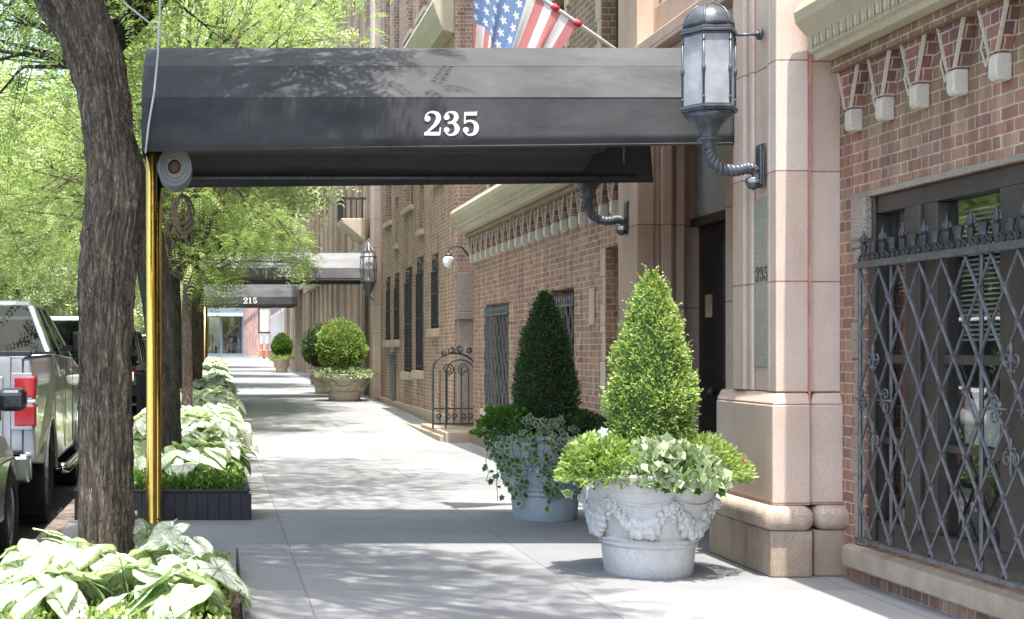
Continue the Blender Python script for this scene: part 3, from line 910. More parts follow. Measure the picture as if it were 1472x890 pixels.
# buildings across the avenue
def across(name, label, x0, x1, y, h, m, floor, wpitch, zb=.75):
    T = empty(name); tag(T, label, 'building')
    mb = MB(); mb.box(x0, x1, y, y+12, 0, h); mb.build('wall', m, T)
    z = floor; k = 0
    while z < h-2.5:
        x = x0+.9
        wm = MB(); gm_ = MB()
        while x < x1-1.6:
            wm.box(x-.12, x+1.22, y-.12, y, z-.15, z); wm.box(x-.12, x+1.22, y-.1, y, z+2.0, z+2.25)
            gm_.box(x, x+1.1, y-.04, y-.001, z+.001, z+1.999)
            x += wpitch
        wm.build('window_trim', M['corbel'], T); gm_.build('window_row', M['glass_dark'], T)
        z += 3.4
    return T
T1_ = across('corner_building', 'pink brick building with arched windows across the avenue', .6, 12, 158.1, 30, M['brick_pink'], 7.0, 2.6)
mb = MB()
for z in (10.4, 13.8, 17.2, 20.6):
    mb.box(2.2, 7.0, 156.9, 158.0, z, z+.12)
    for k in range(18): mb.bar((2.2+k*.28, 156.9, z), (2.2+k*.28, 156.9, z+1.0), .04, 4)
    mb.box(2.2, 7.0, 156.86, 156.94, z+1.0, z+1.08)
    mb.tube([(2.6, 157.2, z-3.3), (6.4, 157.2, z)], .1, 4)
mb.build('fire_escape', M['iron'], T1_)
# storefront at street level
sf = MB(); sf.box(-1.6, 3.0, 155.4, 158.0, .76, 1.1); sf.box(-1.6, 3.0, 155.4, 158, 5.2, 6.6)
for x in (-1.6, .35, 2.75): sf.box(x, x+.25, 155.4, 158, 1.1, 5.2)
S_ = sf.build('storefront', mat('shopfront_paint', (.12, .15, .17), .4), T1_)
mb = MB(); mb.box(-1.3, 2.7, 155.6, 155.66, 1.1, 5.2); mb.build('pane', M['glass'], S_)
mb = MB(); mb.box(-1.5, 2.9, 154.2, 155.4, 5.25, 5.6); mb.build('shop_awning', mat('teal_canvas', (.40, .50, .47), .7), S_)
rng = random.Random(2)
gd = [(.5,.2,.12),(.6,.55,.45),(.12,.25,.45),(.7,.7,.65),(.3,.3,.32)]
for k in range(9):
    q = MB(); x = -1.1+k*.42; q.box(x, x+.3, 156.2, 156.6, 1.1, 1.9+rng.random()*1.4)
    q.build('shop_display', mat('display_%d' % (k % 5), gd[k % 5], .6), S_)
across('avenue_building', 'pale stone block across the avenue behind the street trees', -16, -1.0, 158.3, 26, M['limestone'], 4.2, 2.8)
across('avenue_building', 'tan brick block across the avenue hidden behind the house row', 12.2, 34, 158.2, 24, M['brick_c'], 4.2, 3.0)
# ------------------------------------------------------------------ lettering
GLY = {
 '2': [('ball', (.16, .70), .125), ([(.07,.73),(.13,.88),(.27,.965),(.44,.96),(.58,.87),(.62,.72),(.56,.55),(.42,.38),(.22,.20),(.04,.03)], [.05,.06,.07,.12,.19,.21,.19,.13,.09,.07]),
       ([(.03,.07),(.68,.07)], [.14,.15]), ([(.66,.04),(.70,.34)], [.07,.05])],
 '3': [('ball', (.16, .76), .12), ([(.07,.79),(.16,.92),(.32,.97),(.50,.92),(.56,.77),(.50,.62),(.36,.54),(.20,.53)], [.05,.06,.07,.15,.20,.17,.09,.07]),
       ([(.34,.53),(.50,.48),(.60,.30),(.54,.12),(.38,.03),(.20,.05),(.08,.19)], [.08,.14,.21,.17,.08,.06,.05]), ('ball', (.16, .23), .12)],
 '5': [([(.13,.97),(.11,.48)], [.07,.06]), ([(.10,.90),(.62,.91)], [.15,.15]), ([(.58,.97),(.64,.99)], [.03,.03]),
       ([(.10,.50),(.24,.60),(.42,.59),(.56,.48),(.60,.31),(.54,.12),(.38,.03),(.20,.05),(.08,.18)], [.05,.07,.09,.17,.21,.17,.08,.06,.05]), ('ball', (.16, .23), .12)],
 '1': [([(.36,0),(.36,.98)], [.19,.19]), ([(.12,.82),(.36,.96)], [.07,.09]), ([(.12,.03),(.60,.03)], [.07,.07])],
}
def number(name, text, h, origin, ux, uz, nrm, m, parent=None, adv=.80):
    mb = MB(); k = 0; O = Vector(origin); ux = Vector(ux); uz = Vector(uz); nn = Vector(nrm)
    def P(u, v, d): return O + ux*u*h + uz*v*h + nn*d
    lay = 0
    for ch in text:
        for st in GLY[ch]:
            lay += 1; d = .002 + .0004*(lay % 7)
            if st[0] == 'ball':
                c, r = st[1], st[2]
                ring = [P(k*adv+c[0]+r*math.cos(2*PI*i/16), c[1]+r*math.sin(2*PI*i/16), d) for i in range(16)]
                mb.add(ring, [tuple(range(16))])
            else:
                pts, wd = st
                if len(pts) > 3:   # smooth
                    q = []; qw = []
                    for i in range(len(pts)-1):
                        p0 = pts[max(i-1, 0)]; p1 = pts[i]; p2 = pts[i+1]; p3 = pts[min(i+2, len(pts)-1)]
                        for t in (0, .25, .5, .75):
                            q.append(tuple(.5*((2*p1[a])+(-p0[a]+p2[a])*t+(2*p0[a]-5*p1[a]+4*p2[a]-p3[a])*t*t+(-p0[a]+3*p1[a]-3*p2[a]+p3[a])*t**3) for a in (0, 1)))
                            qw.append(wd[i]*(1-t)+wd[i+1]*t)
                    q.append(pts[-1]); qw.append(wd[-1]); pts, wd = q, qw
                vs = []
                for i, p in enumerate(pts):
                    a = pts[max(i-1, 0)]; b_ = pts[min(i+1, len(pts)-1)]
                    t = Vector((b_[0]-a[0], b_[1]-a[1])).normalized(); n_ = Vector((-t.y, t.x))
                    for s in (1, -1):
                        vs.append(P(k*adv+p[0]+n_.x*wd[i]/2*s, p[1]+n_.y*wd[i]/2*s, d))
                mb.add(vs, [(2*i, 2*i+1, 2*i+3, 2*i+2) for i in range(len(pts)-1)])
        k += 1
    return mb.build(name, m, parent)

number('pier_numerals', '235', .088, (3.3715, 8.712, 1.785), (0, -1, 0), (0, 0, 1), (-1, 0, 0), mat('bronze_numerals', (.09, .075, .055), .5, .2), A)
# ------------------------------------------------------------------ canopies
def cloth_mat(name, col, fade):
    m, nt, N, L, b = nmat(name)
    tc = N.new('ShaderNodeTexCoord'); v = tc.outputs['Object']
    c = ramp(nt, noisef(nt, scaled(nt, v, (.8, 1, 1.6)), 2.0, 6, .7), [(.35, col), (.8, fade)])
    sc = math_node(nt, 'MULTIPLY', ramp(nt, noisef(nt, scaled(nt, v, (6, 2, 1.6)), 2.4, 6, .75, .5), [(.64, 0.0), (.74, 1.0)]), .35)
    c = mixc(nt, sc, c, (.24, .24, .245))
    L.new(c, b.inputs['Base Color']); b.inputs['Roughness'].default_value = .8
    b.inputs['Specular IOR Level'].default_value = .25
    b.inputs['Sheen Weight'].default_value = .2; b.inputs['Sheen Roughness'].default_value = .4
    n1 = bumpn(nt, noisef(nt, scaled(nt, v, (1.2, 1.5, 2.5)), 2.0, 4, .5), .12, .012, None)
    bumpn(nt, noisef(nt, v, 260, 2), .12, .002, b, n1)
    return m
M['canvas'] = cloth_mat('black_canvas', (.042, .043, .047), (.095, .096, .10))
M['canvas2'] = cloth_mat('grey_canvas', (.14, .142, .15), (.24, .24, .25))
M['lining'] = mat('black_lining', (.018, .018, .019), .8, .2, 3, bump=.2, bscale=9)
M['vinyl'] = mat('white_lettering', (.82, .82, .80), .5, .04)

def canopy(label, X0, X1, Yc, half, zb, h, number_text, num_x, num_h, m='canvas', zg=0.0, group=None, sag=.0, poles=True, seed=1, far_ext=0, lin_end=.08):
    T = empty('entrance_canopy', (0, 0, 0)); tag(T, label, 'canopy', group)
    s = h/.86; hw = half
    prof = [(-hw, 0), (-hw, .09*s), (-hw, .2*s), (-hw, .35*s), (-hw*.75, .60*s), (-hw*.4, .80*s), (0, .86*s), (hw*.4, .80*s), (hw*.75, .60*s), (hw, .35*s), (hw, .2*s), (hw, .09*s), (hw, 0)]
    nx = 70; vs = []; fs = []; k = len(prof)
    for i in range(nx+1):
        t = i/nx; X = X0+(X1-X0)*t
        for j, (dy, dz) in enumerate(prof):
            low = max(0, 1-dz/(.35*s))
            z = zb+dz + sag*t*low
            amp = .010*s if 0 < i < nx else 0
            dy2 = dy + .2*amp*noise.noise(Vector((X*1.7, j*.8+seed, 3)))*(1.4 if j in (0, 12) else 1)
            z += .0008*s*noise.noise(Vector((X*2.2, j*.9, 7+seed)))*(1 if j else .8)
            vs.append((X+(far_ext*t*(j/(k-1))), Yc+dy2, z))
        if i:
            for j in range(k-1): fs.append(((i-1)*k+j, i*k+j, i*k+j+1, (i-1)*k+j+1))
    mb = MB(); mb.add(vs, fs)
    mb.add([vs[j] for j in range(k)], [tuple(range(k))])      # street end
    c = mb.build('cloth', M[m], T, auto=R(9))
    so = c.modifiers.new('thickness', 'SOLIDIFY'); so.thickness = .006; so.offset = 0
    # seams and hem
    sb = MB()
    for sy in (-1, 1):
        sb.tube([(X0+(X1-X0)*t/12, Yc+sy*(hw+.003), zb+.352*s) for t in range(13)], .0022*s, 5)
        sb.tube([(X0+(X1-X0)*t/12, Yc+sy*hw*.75, zb+.604*s) for t in range(13)], .002*s, 5)
        sb.tube([(X0+(X1-X0)*t/12, Yc+sy*(hw+.002), zb+.012+sag*t/12) for t in range(13)], .005*s, 5)
    sb.build('seam', M[m], T, smooth=True)
    # gathered inner lining drooping under the roof
    ln = MB(); vs = []; fs = []; ny = 14; nx = 60
    for i in range(nx+1):
        X = X0+.12+(X1-X0-.12-lin_end)*i/nx
        for j in range(ny+1):
            yy = Yc-hw*.96+2*hw*.96*j/ny
            edge = abs(2*j/ny-1)
            z = zb+.10*s+.10*s*(1-edge**3)+.02*math.sin(j*1.9+.5*math.sin(X*2))*s + .01*noise.noise(Vector((X*3, j*.7, 1)))
            vs.append((X, yy, z))
        if i:
            for j in range(ny): fs.append(((i-1)*(ny+1)+j, i*(ny+1)+j, i*(ny+1)+j+1, (i-1)*(ny+1)+j+1))
    ln.add(vs, fs); ln.build('lining', M['lining'], T, smooth=True)
    # pipe frame
    fr = MB()
    for X in (X0+.06, (X0+X1)/2, X1-.15):
        fr.tube([(X, Yc+dy*.96, zb+dz*.96+.0) for dy, dz in prof[2:-2]], .014*s, 6)
    for sy in (-1, 1): fr.bar((X0+.04, Yc+sy*(hw-.03), zb+.08), (X1-.05, Yc+sy*(hw-.03), zb+.08), .016*s, 6)
    fr.build('frame', M['iron_grey'], T, smooth=True)
    if number_text:
        number('numerals', number_text, num_h, (num_x, Yc-hw-.006*s, zb+.105*s), (1, 0, 0), (0, 0, 1), (0, -1, 0), M['vinyl'], T)
    if poles:
        for sy in (-1, 1):
            p = MB(); X = X0+(.06 if sy < 0 else .012); y = Yc+sy*(hw-.035)
            r = .036
            p.lathe([(r+.02, zg), (r+.02, zg+.02), (r+.006, zg+.03), (r, zg+.05), (r, zb+.10)], 20, (X, y, 0))
            p.build('pole', M['brass'], T, smooth=True)
    return T

can1 = canopy('nearest black canvas canopy with large white 235 on brass poles', -.485, 3.355, 10.0, 1.0, 2.64, .86, '235', 1.335, .155, sag=.045, far_ext=.095, lin_end=.50)
can2 = canopy('grey canopy with 225 on it, half hidden by leaves, middle of the three canopies', -.55, 3.62, 34.0, 1.0, 3.03, .72, '225', 1.42, .22, 'canvas2', zg=g(34), seed=5)
can3 = canopy('smallest and farthest black canopy with 215 on its side', -.6, 3.5, 62.0, 1.1, 3.32, 1.0, '215', 1.15, .26, 'canvas', zg=g(62), seed=9)

# rolled curtain hanging at the street end
T = empty('canvas_roll', (-.28, 9.12, 2.56)); tag(T, 'rolled up grey canvas with open core hanging under the street end of the nearest canopy', 'roll')
mb = MB()
n = 40
prof = [(.045, 0), (.118, 0), (.118, .34), (.045, .34)]
vs = []; fs = []
for (r, y) in prof:
    for i in range(n):
        a = 2*PI*i/n; vs.append((r*math.cos(a)*(.95), y, r*math.sin(a)*1.08))
for j in range(4):
    for i in range(n):
        a = j*n+i; b_ = j*n+(i+1) % n; c_ = ((j+1) % 4)*n+(i+1) % n; d_ = ((j+1) % 4)*n+i
        fs.append((a, b_, c_, d_))
mb.add(vs, fs); mb.build('roll', mat('grey_cloth', (.22, .23, .22), .85, .12, 7, bump=.3, bscale=60), T, auto=R(50))
mb = MB(); mb.tube([(.004*math.cos(i)*0 + (.055+.0016*i)*math.cos(i*.42)*.95, -.002, (.055+.0016*i)*math.sin(i*.42)*1.08) for i in range(38)], .0015, 4)
mb.build('wound_edge', mat('cloth_edge', (.12, .12, .11), .9), T)
mb = MB(); mb.tube([(0, .03, 0), (0, .32, 0)], .04, 14); mb.build('core', mat('brown_core', (.20, .10, .06), .8), T, smooth=True)
mb = MB()
for y in (.2,): mb.tube([(-.12, y, .0), (-.1, y, .09), (0, y, .135), (.1, y, .09), (.12, y, 0)], .006, 5); mb.bar((0, y, .13), (0, y, .2), .006, 5)
mb.build('strap', M['iron'], T)
# coil of hose below it
mb = MB(); rng = random.Random(3)
for k in range(4):
    r = .06+.013*k
    mb.tube([(r*.7*math.cos(2*PI*i/18)+rng.uniform(-.012, .012), .02*k+.01*math.sin(i), r*1.5*math.sin(2*PI*i/18)-.01*k) for i in range(19)], .008, 6)
o = mb.build('cord_coil', mat('tan_cord', (.17, .12, .08), .8), smooth=True); o.location = (-.235, 9.42, 2.30)
mb2 = MB(); mb2.bar((0, .04, .12), (0, .04, .36), .005, 5)
mb2.build('hanging_loop', M['iron'], o)
tag(o, 'coil of tan cord hanging below the grey canvas roll', 'cord')
# ropes
rm = mat('pale_rope', (.62, .62, .60), .8)
mb = MB(); mb.tube([(-.462, 8.985, 2.63), (-.44, 8.98, 2.82), (-.405, 8.97, 3.02), (-.385, 9.05, 3.27), (-.372, 9.1, 3.55), (-.38, 9.0, 4.2), (-.5, 8.8, 4.9)], .0075, 6)
tag(mb.build('rope', rm, smooth=True), 'thin white rope running up from the lower street corner of the nearest canopy', 'rope')
mb = MB(); mb.tube([(-.62, 9.2, 3.66), (-.42, 9.3, 3.52), (-.22, 9.45, 3.38)], .006, 6); mb.tube([(-.62, 9.2, 3.66), (-1.1, 9.1, 4.05), (-1.4, 9.0, 4.6)], .006, 6)
tag(mb.build('guy_wire', rm, smooth=True), 'pale guy wire slanting up to the tree from the top of the nearest canopy', 'wire')

# ------------------------------------------------------------------ wall lantern
M['lamp_glass'] = None
def lamp_glass():
    m, nt, N, L, b = nmat('seeded_lamp_glass')
    tc = N.new('ShaderNodeTexCoord')
    c = ramp(nt, noisef(nt, tc.outputs['Object'], 7, 4, .6), [(.35, (.36, .38, .42)), (.7, (.55, .57, .61))])
    L.new(c, b.inputs['Base Color']); b.inputs['Roughness'].default_value = .18
    tr = N.new('ShaderNodeBsdfTransparent'); mx = N.new('ShaderNodeMixShader'); mx.inputs[0].default_value = .65
    L.new(tr.outputs[0], mx.inputs[1]); L.new(b.outputs[0], mx.inputs[2]); L.new(mx.outputs[0], N['Material Output'].inputs[0])
    return m
M['lamp_glass'] = lamp_glass()
def lantern(loc, label):
    T = empty('wall_lantern', loc); tag(T, label, 'lantern', 'black wall lanterns on the entrance piers')
    cx = -.325; me = M['lantern_metal']
    n = 6
    def hexr(a): return 1
    # dome with ribs
    d = MB()
    prof = [(.001, 3.492), (.035, 3.488), (.075, 3.475), (.115, 3.445), (.140, 3.405), (.150, 3.365), (.152, 3.345)]
    d.lathe(prof, 36, (cx, 0, 0)); 
    dm = d.build('dome', me, T, smooth=True)
    rb = MB()
    for k in range(n):
        a = 2*PI*k/n+PI/6*0
        rb.tube([(cx+r*1.02*math.cos(a), r*1.02*math.sin(a), z+.002) for r, z in prof[1:]], .007, 5)
    rb.ball((cx, 0, 3.495), .014, 8)
    rb.build('rib', me, dm, smooth=True)
    def hexring(r0, r1, z0, z1, mb):
        mb.lathe([(r0, z0), (r1, z1)], 6, (cx, 0, 0))
    h = MB()
    for (r, z0, z1) in ((.158, 3.335, 3.345), (.172, 3.318, 3.3349), (.178, 3.300, 3.3179), (.166, 3.286, 3.2999)):
        h.lathe([(r, z0), (r, z1)], 6, (cx, 0, 0))
    h.build('upper_ring', me, T, bevel=.004)
    gl = MB(); gl.lathe([(.158, 2.865), (.158, 3.286)], 6, (cx, 0, 0), cap=False); gl.build('glass', M['lamp_glass'], T)
    br = MB()
    for k in range(6):
        a = 2*PI*k/6; x, y = cx+.163*math.cos(a), .163*math.sin(a)
        br.tube([(x, y, 2.865), (x, y, 3.05), (x, y, 3.055), (x, y, 3.062), (x, y, 3.085), (x, y, 3.092), (x, y, 3.1), (x, y, 3.286)], [.007, .007, .010, .013, .013, .010, .007, .007], 8)
        br.ball((x, y, 2.90), .011, 6); br.ball((x, y, 3.25), .011, 6)
    br.build('glazing_bar', me, T, smooth=True)
    lb = MB(); lb.tube([(cx, 0, 2.87), (cx, 0, 2.93)], .018, 8); lb.ball((cx, 0, 2.985), .045, 10, (1, 1, 1.2))
    lb.build('bulb', M['white_paint'], T, smooth=True)
    lo = MB()
    for (r, z0, z1) in ((.166, 2.852, 2.8649), (.182, 2.835, 2.8519), (.176, 2.822, 2.8349), (.160, 2.810, 2.8219)):
        lo.lathe([(r, z0), (r, z1)], 6, (cx, 0, 0))
    lo.build('lower_ring', me, T, bevel=.004)
    nk = MB(); nk.lathe([(.150, 2.8095), (.125, 2.785), (.085, 2.75), (.062, 2.715), (.052, 2.685), (.052, 2.672), (.070, 2.668), (.072, 2.655), (.055, 2.648), (.040, 2.625), (.038, 2.59)], 18, (cx, 0, 0))
    nk.build('neck', me, T, smooth=True)
    # twisted arm
    ar = MB(); path = []
    ctrl = [(-.325, 2.60), (-.315, 2.555), (-.285, 2.505), (-.235, 2.475), (-.18, 2.465), (-.13, 2.470), (-.095, 2.482), (-.06, 2.478), (-.035, 2.45), (-.03, 2.405)]
    P = []
    for i in range(len(ctrl)-1):
        for t in range(6):
            u = t/6; a, b_ = ctrl[i], ctrl[i+1]; P.append(Vector((a[0]*(1-u)+b_[0]*u, 0, a[1]*(1-u)+b_[1]*u)))
    for ph in range(3):
        pts = []
        for i, p in enumerate(P[:44]):
            t = (P[min(i+1, len(P)-1)]-P[max(i-1, 0)]).normalized(); u = Vector((0, 1, 0)); q = t.cross(u)
            a = i*.62+ph*2*PI/3
            pts.append(p+(u*math.cos(a)+q*math.sin(a))*.019)
        ar.tube(pts, [.023-.0001*i for i in range(len(pts))], 7)
    ar.tube(P[40:], .026, 8)
    ar.build('twisted_arm', me, T, smooth=True)
    pt = MB(); pt.box(-.012, 0, -.055, .055, 2.36, 2.63); pt.box(-.022, -.0121, -.04, .04, 2.375, 2.615)
    pt.ball((-.05, 0, 2.39), .045, 8, (1.1, .9, 1)); pt.ball((-.045, .0, 2.47), .035, 8); pt.ball((-.075, .0, 2.40), .028, 8)
    pt.build('bracket_plate', me, T, bevel=.004)
    rd = MB(); rd.tube([(-.16, 0, 3.305), (-.01, 0, 3.31)], .009, 6); rd.tube([(-.02, 0, 3.31), (0, 0, 3.31)], .036, 12)
    rd.ball((-.025, 0, 3.31), .02, 8)
    rd.build('brace_rod', me, T, smooth=True)
    return T
L1 = lantern((3.365, 8.60, 0), 'large black wall lantern with pale glass on the near pier, in front of the canopy')
L2 = copy_tree(L1); L2.location = (3.365, 11.40, -.05); L2['label'] = 'black wall lantern on the far pier, only its twisted arm showing below the canopy'
# small wrought cage lantern by the second canopy
T = empty('cage_lantern', (3.60, 32.0, 0)); tag(T, 'pale cage lantern fixed to the corner pier beside the grey 225 canopy', 'lantern')
mb = MB()
for k in range(8):
    a = 2*PI*k/8; mb.tube([(-.12+.17*math.cos(a), .17*math.sin(a), 2.95), (-.12+.19*math.cos(a), .19*math.sin(a), 3.3), (-.12+.15*math.cos(a), .15*math.sin(a), 3.65), (-.12, 0, 3.85)], .012, 5)
for z, r in ((2.95, .18), (3.2, .2), (3.5, .19)): mb.lathe([(r-.012, z), (r+.012, z), (r+.012, z+.03), (r-.012, z+.03)], 12, (-.12, 0, 0), cap=False)
mb.lathe([(.02, 2.6), (.1, 2.75), (.17, 2.94)], 10, (-.12, 0, 0)); mb.bar((-.12, 0, 2.65), (0, 0, 2.5), .02, 6)
mb.build('cage', M['iron_grey'], T)
mb = MB(); mb.lathe([(.13, 2.96), (.145, 3.3), (.12, 3.6)], 12, (-.12, 0, 0)); mb.build('glass', M['lamp_glass'], T, smooth=True)
T = empty('globe_lamp', (3.45, 20.75, 2.72)); tag(T, 'small white globe lamp on a hooked bracket at the far corner of the brick house', 'lamp')
mb = MB(); mb.ball((0, 0, -.03), .085, 14, (1, 1, 1.1)); mb.build('globe', M['white_paint'], T, smooth=True)
mb = MB(); mb.tube([(.3, 0, .05), (.2, 0, .18), (.08, 0, .2), (0, 0, .14), (0, 0, .05)], .014, 6); mb.lathe([(.055, .04), (.06, .06), (.02, .1)], 12); mb.build('bracket', M['iron'], T, smooth=True)

# ------------------------------------------------------------------ flag
T = empty('flag_on_pole', (3.36, 11.13, 3.64)); tag(T, 'stars and stripes flag drooping from a slanting white pole above the nearest canopy', 'flag')
fy = .0
u = Vector((-.819, 0, .574))
mb = MB(); mb.tube([(0, 0, 0), tuple(u*2.35)], [.016, .012], 10); mb.ball(tuple(u*2.38), .035, 10)
mb.tube([(0, 0, -.0), tuple(u*.14)], .028, 10)
mb.build('flagpole', M['white_paint'], T, smooth=True)
mb = MB(); mb.box(-.012, 0, -.05, .05, -.08, .08); mb.build('bracket', M['iron'], T)
def flag_mat():
    m, nt, N, L, b = nmat('flag_cloth')
    tc = N.new('ShaderNodeTexCoord'); sp = N.new('ShaderNodeSeparateXYZ'); L.new(tc.outputs['UV'], sp.inputs[0])
    U, V = sp.outputs[0], sp.outputs[1]     # U along fly 0..1, V along hoist, 0 = peak end
    s = math_node(nt, 'MULTIPLY', V, 13); odd = math_node(nt, 'MODULO', math_node(nt, 'FLOOR', s), 2)
    c = mixc(nt, odd, (.68, .25, .26), (.86, .85, .84))
    can = math_node(nt, 'MULTIPLY', math_node(nt, 'LESS_THAN', U, .40), math_node(nt, 'LESS_THAN', V, 7/13))
    # stars: staggered rows
    a = math_node(nt, 'MULTIPLY', U, 6/.40); q = math_node(nt, 'MULTIPLY', V, 5/(7/13))
    fa = math_node(nt, 'SUBTRACT', math_node(nt, 'FRACT', a), .5); fq = math_node(nt, 'SUBTRACT', math_node(nt, 'FRACT', q), .5)
    ang = math_node(nt, 'ARCTAN2', fq, fa)
    rad = math_node(nt, 'SQRT', math_node(nt, 'ADD', math_node(nt, 'MULTIPLY', fa, fa), math_node(nt, 'MULTIPLY', fq, fq)))
    lim = math_node(nt, 'MULTIPLY_ADD', math_node(nt, 'COSINE', math_node(nt, 'MULTIPLY', ang, 5)), .10, .24)
    star = math_node(nt, 'LESS_THAN', rad, lim)
    blue = mixc(nt, star, (.19, .30, .55), (.85, .85, .85))
    c = mixc(nt, can, c, blue)
    L.new(c, b.inputs['Base Color']); b.inputs['Roughness'].default_value = .8
    tr = N.new('ShaderNodeBsdfTranslucent'); L.new(c, tr.inputs[0])
    mx = N.new('ShaderNodeMixShader'); mx.inputs[0].default_value = .4
    L.new(b.outputs[0], mx.inputs[1]); L.new(tr.outputs[0], mx.inputs[2]); L.new(mx.outputs[0], N['Material Output'].inputs[0])
    return m
hoist0, hoistL, flyL = .58, 1.02, 1.40
nu, nv = 40, 46; vs = []; uvs = []; fs = []
for i in range(nv+1):
    s = i/nv                    # 0 lower end of hoist ... 1 peak
    base = u*(hoist0+hoistL*s)
    for j in range(nu+1):
        t = j/nu
        ang = R(-33 + 36*s)     # swing of the fly
        d = Vector((math.sin(ang), 0, -math.cos(ang)))
        fold = .075*t*math.sin(s*21+t*2.0)+.03*t*math.sin(s*47+2)
        pinch = -.10*t*(s-.4)*(1 if s > .4 else .5)
        p = base+d*(flyL*t*(1-.06*math.sin(s*9)))+Vector((pinch+.02*t*math.cos(s*23), fold+.06*t, 0))
        vs.append(tuple(p)); uvs.append((t, 1-s))
for i in range(nv):
    for j in range(nu):
        a = i*(nu+1)+j; fs.append((a, a+1, a+nu+2, a+nu+1))
mb = MB(); mb.add(vs, fs); o = mb.build('flag_cloth', flag_mat(), T, smooth=True)
uvl = o.data.uv_layers.new(name='UVMap')
for lp in o.data.loops: uvl.data[lp.index].uv = uvs[lp.vertex_index]
rt = mat('red_tape', (.55, .04, .06), .6)
for s_ in (hoist0, hoist0+.22):
    mb = MB(); mb.tube([tuple(u*(s_-.03)), tuple(u*(s_+.03))], .026, 10); mb.build('red_wrap', rt, T, smooth=True)
# ------------------------------------------------------------------ foliage tools
def quads_object(name, V, mats, parent=None, rnd=None, k=4, smooth=False, uv=None):
    """V: (n,k,3) array, one polygon of k corners each"""
    n = V.shape[0]
    me = bpy.data.meshes.new(name)
    me.vertices.add(n*k); me.vertices.foreach_set('co', V.reshape(-1).astype(np.float32))
    me.loops.add(n*k); me.loops.foreach_set('vertex_index', np.arange(n*k, dtype=np.int32))
    me.polygons.add(n); me.polygons.foreach_set('loop_start', np.arange(0, n*k, k, dtype=np.int32))
    me.polygons.foreach_set('loop_total', np.full(n, k, dtype=np.int32))
    me.update(calc_edges=True)
    if rnd is not None:
        a = me.attributes.new('rnd', 'FLOAT', 'FACE'); a.data.foreach_set('value', rnd.astype(np.float32))
    me.materials.append(mats); me.validate()
    o = bpy.data.objects.new(name, me); link(o, parent)
    return o

def norm(a): return a/np.maximum(np.linalg.norm(a, axis=-1, keepdims=True), 1e-9)

def leaf_quads(P, D, Nn, size, aspect=.45, fold=.12):
    """P base, D axis, Nn approximate normal"""
    D = norm(D); S = norm(np.cross(D, Nn)); Nn = np.cross(S, D)
    sz = size[:, None]
    a = P; tip = P+D*sz
    mid = P+D*sz*.48+Nn*sz*fold
    l = mid+S*sz*aspect*.5; r = mid-S*sz*aspect*.5
    return np.stack([a, l, tip, r], 1)

def leaf_cloud(name, P, Nn, size, jit, mats, parent, rs, aspect=.45, fold=.12, rnd_bias=None, updroop=0):
    n = len(P)
    D = norm(Nn+rs.normal(0, jit, (n, 3))+np.array([0, 0, updroop]))
    U = norm(rs.normal(0, 1, (n, 3))+Nn*.3)
    s = size*(.7+.6*rs.rand(n))
    V = leaf_quads(P, D, U, s, aspect, fold)
    r = rs.rand(n)
    if rnd_bias is not None: r = np.clip(r*.6+.4*rnd_bias, 0, 1)
    return quads_object(name, V, mats, parent, r)

def frond_quads(O, D, L, rs, pairs=7, ll=.04, lw=.42, droop=.35):
    """pinnate leaves: O origins, D directions, L lengths"""
    n = len(O); D = norm(D)
    up = norm(np.array([0, 0, 1.])+rs.normal(0, .35, (n, 3)))
    S = norm(np.cross(D, up)); Nn = np.cross(S, D)
    out = []; rr = []; base = rs.rand(n)
    for k in range(pairs):
        t = (k+.6)/pairs
        p = O+D*(L*t)[:, None]+np.array([0, 0, -1.])*((L*droop*t*t)[:, None])
        for s in (-1, 1):
            d = norm(S*s*.9+D*.45+rs.normal(0, .12, (n, 3))+np.array([0, 0, -.18]))
            sz = ll*(1-.35*abs(t-.45))*(.85+.3*rs.rand(n))*(L/.24)
            out.append(leaf_quads(p, d, Nn+rs.normal(0, .2, (n, 3)), sz, lw, .05))
            rr.append(np.clip(base*.75+.25*rs.rand(n), 0, 1))
    return np.concatenate(out), np.concatenate(rr)

def ell(rs, n, c, r, shell=.0):
    d = norm(rs.normal(0, 1, (n, 3)))
    rad = (shell+(1-shell)*rs.rand(n))**(1/2.2)
    return np.array(c)+d*np.array(r)*rad[:, None]

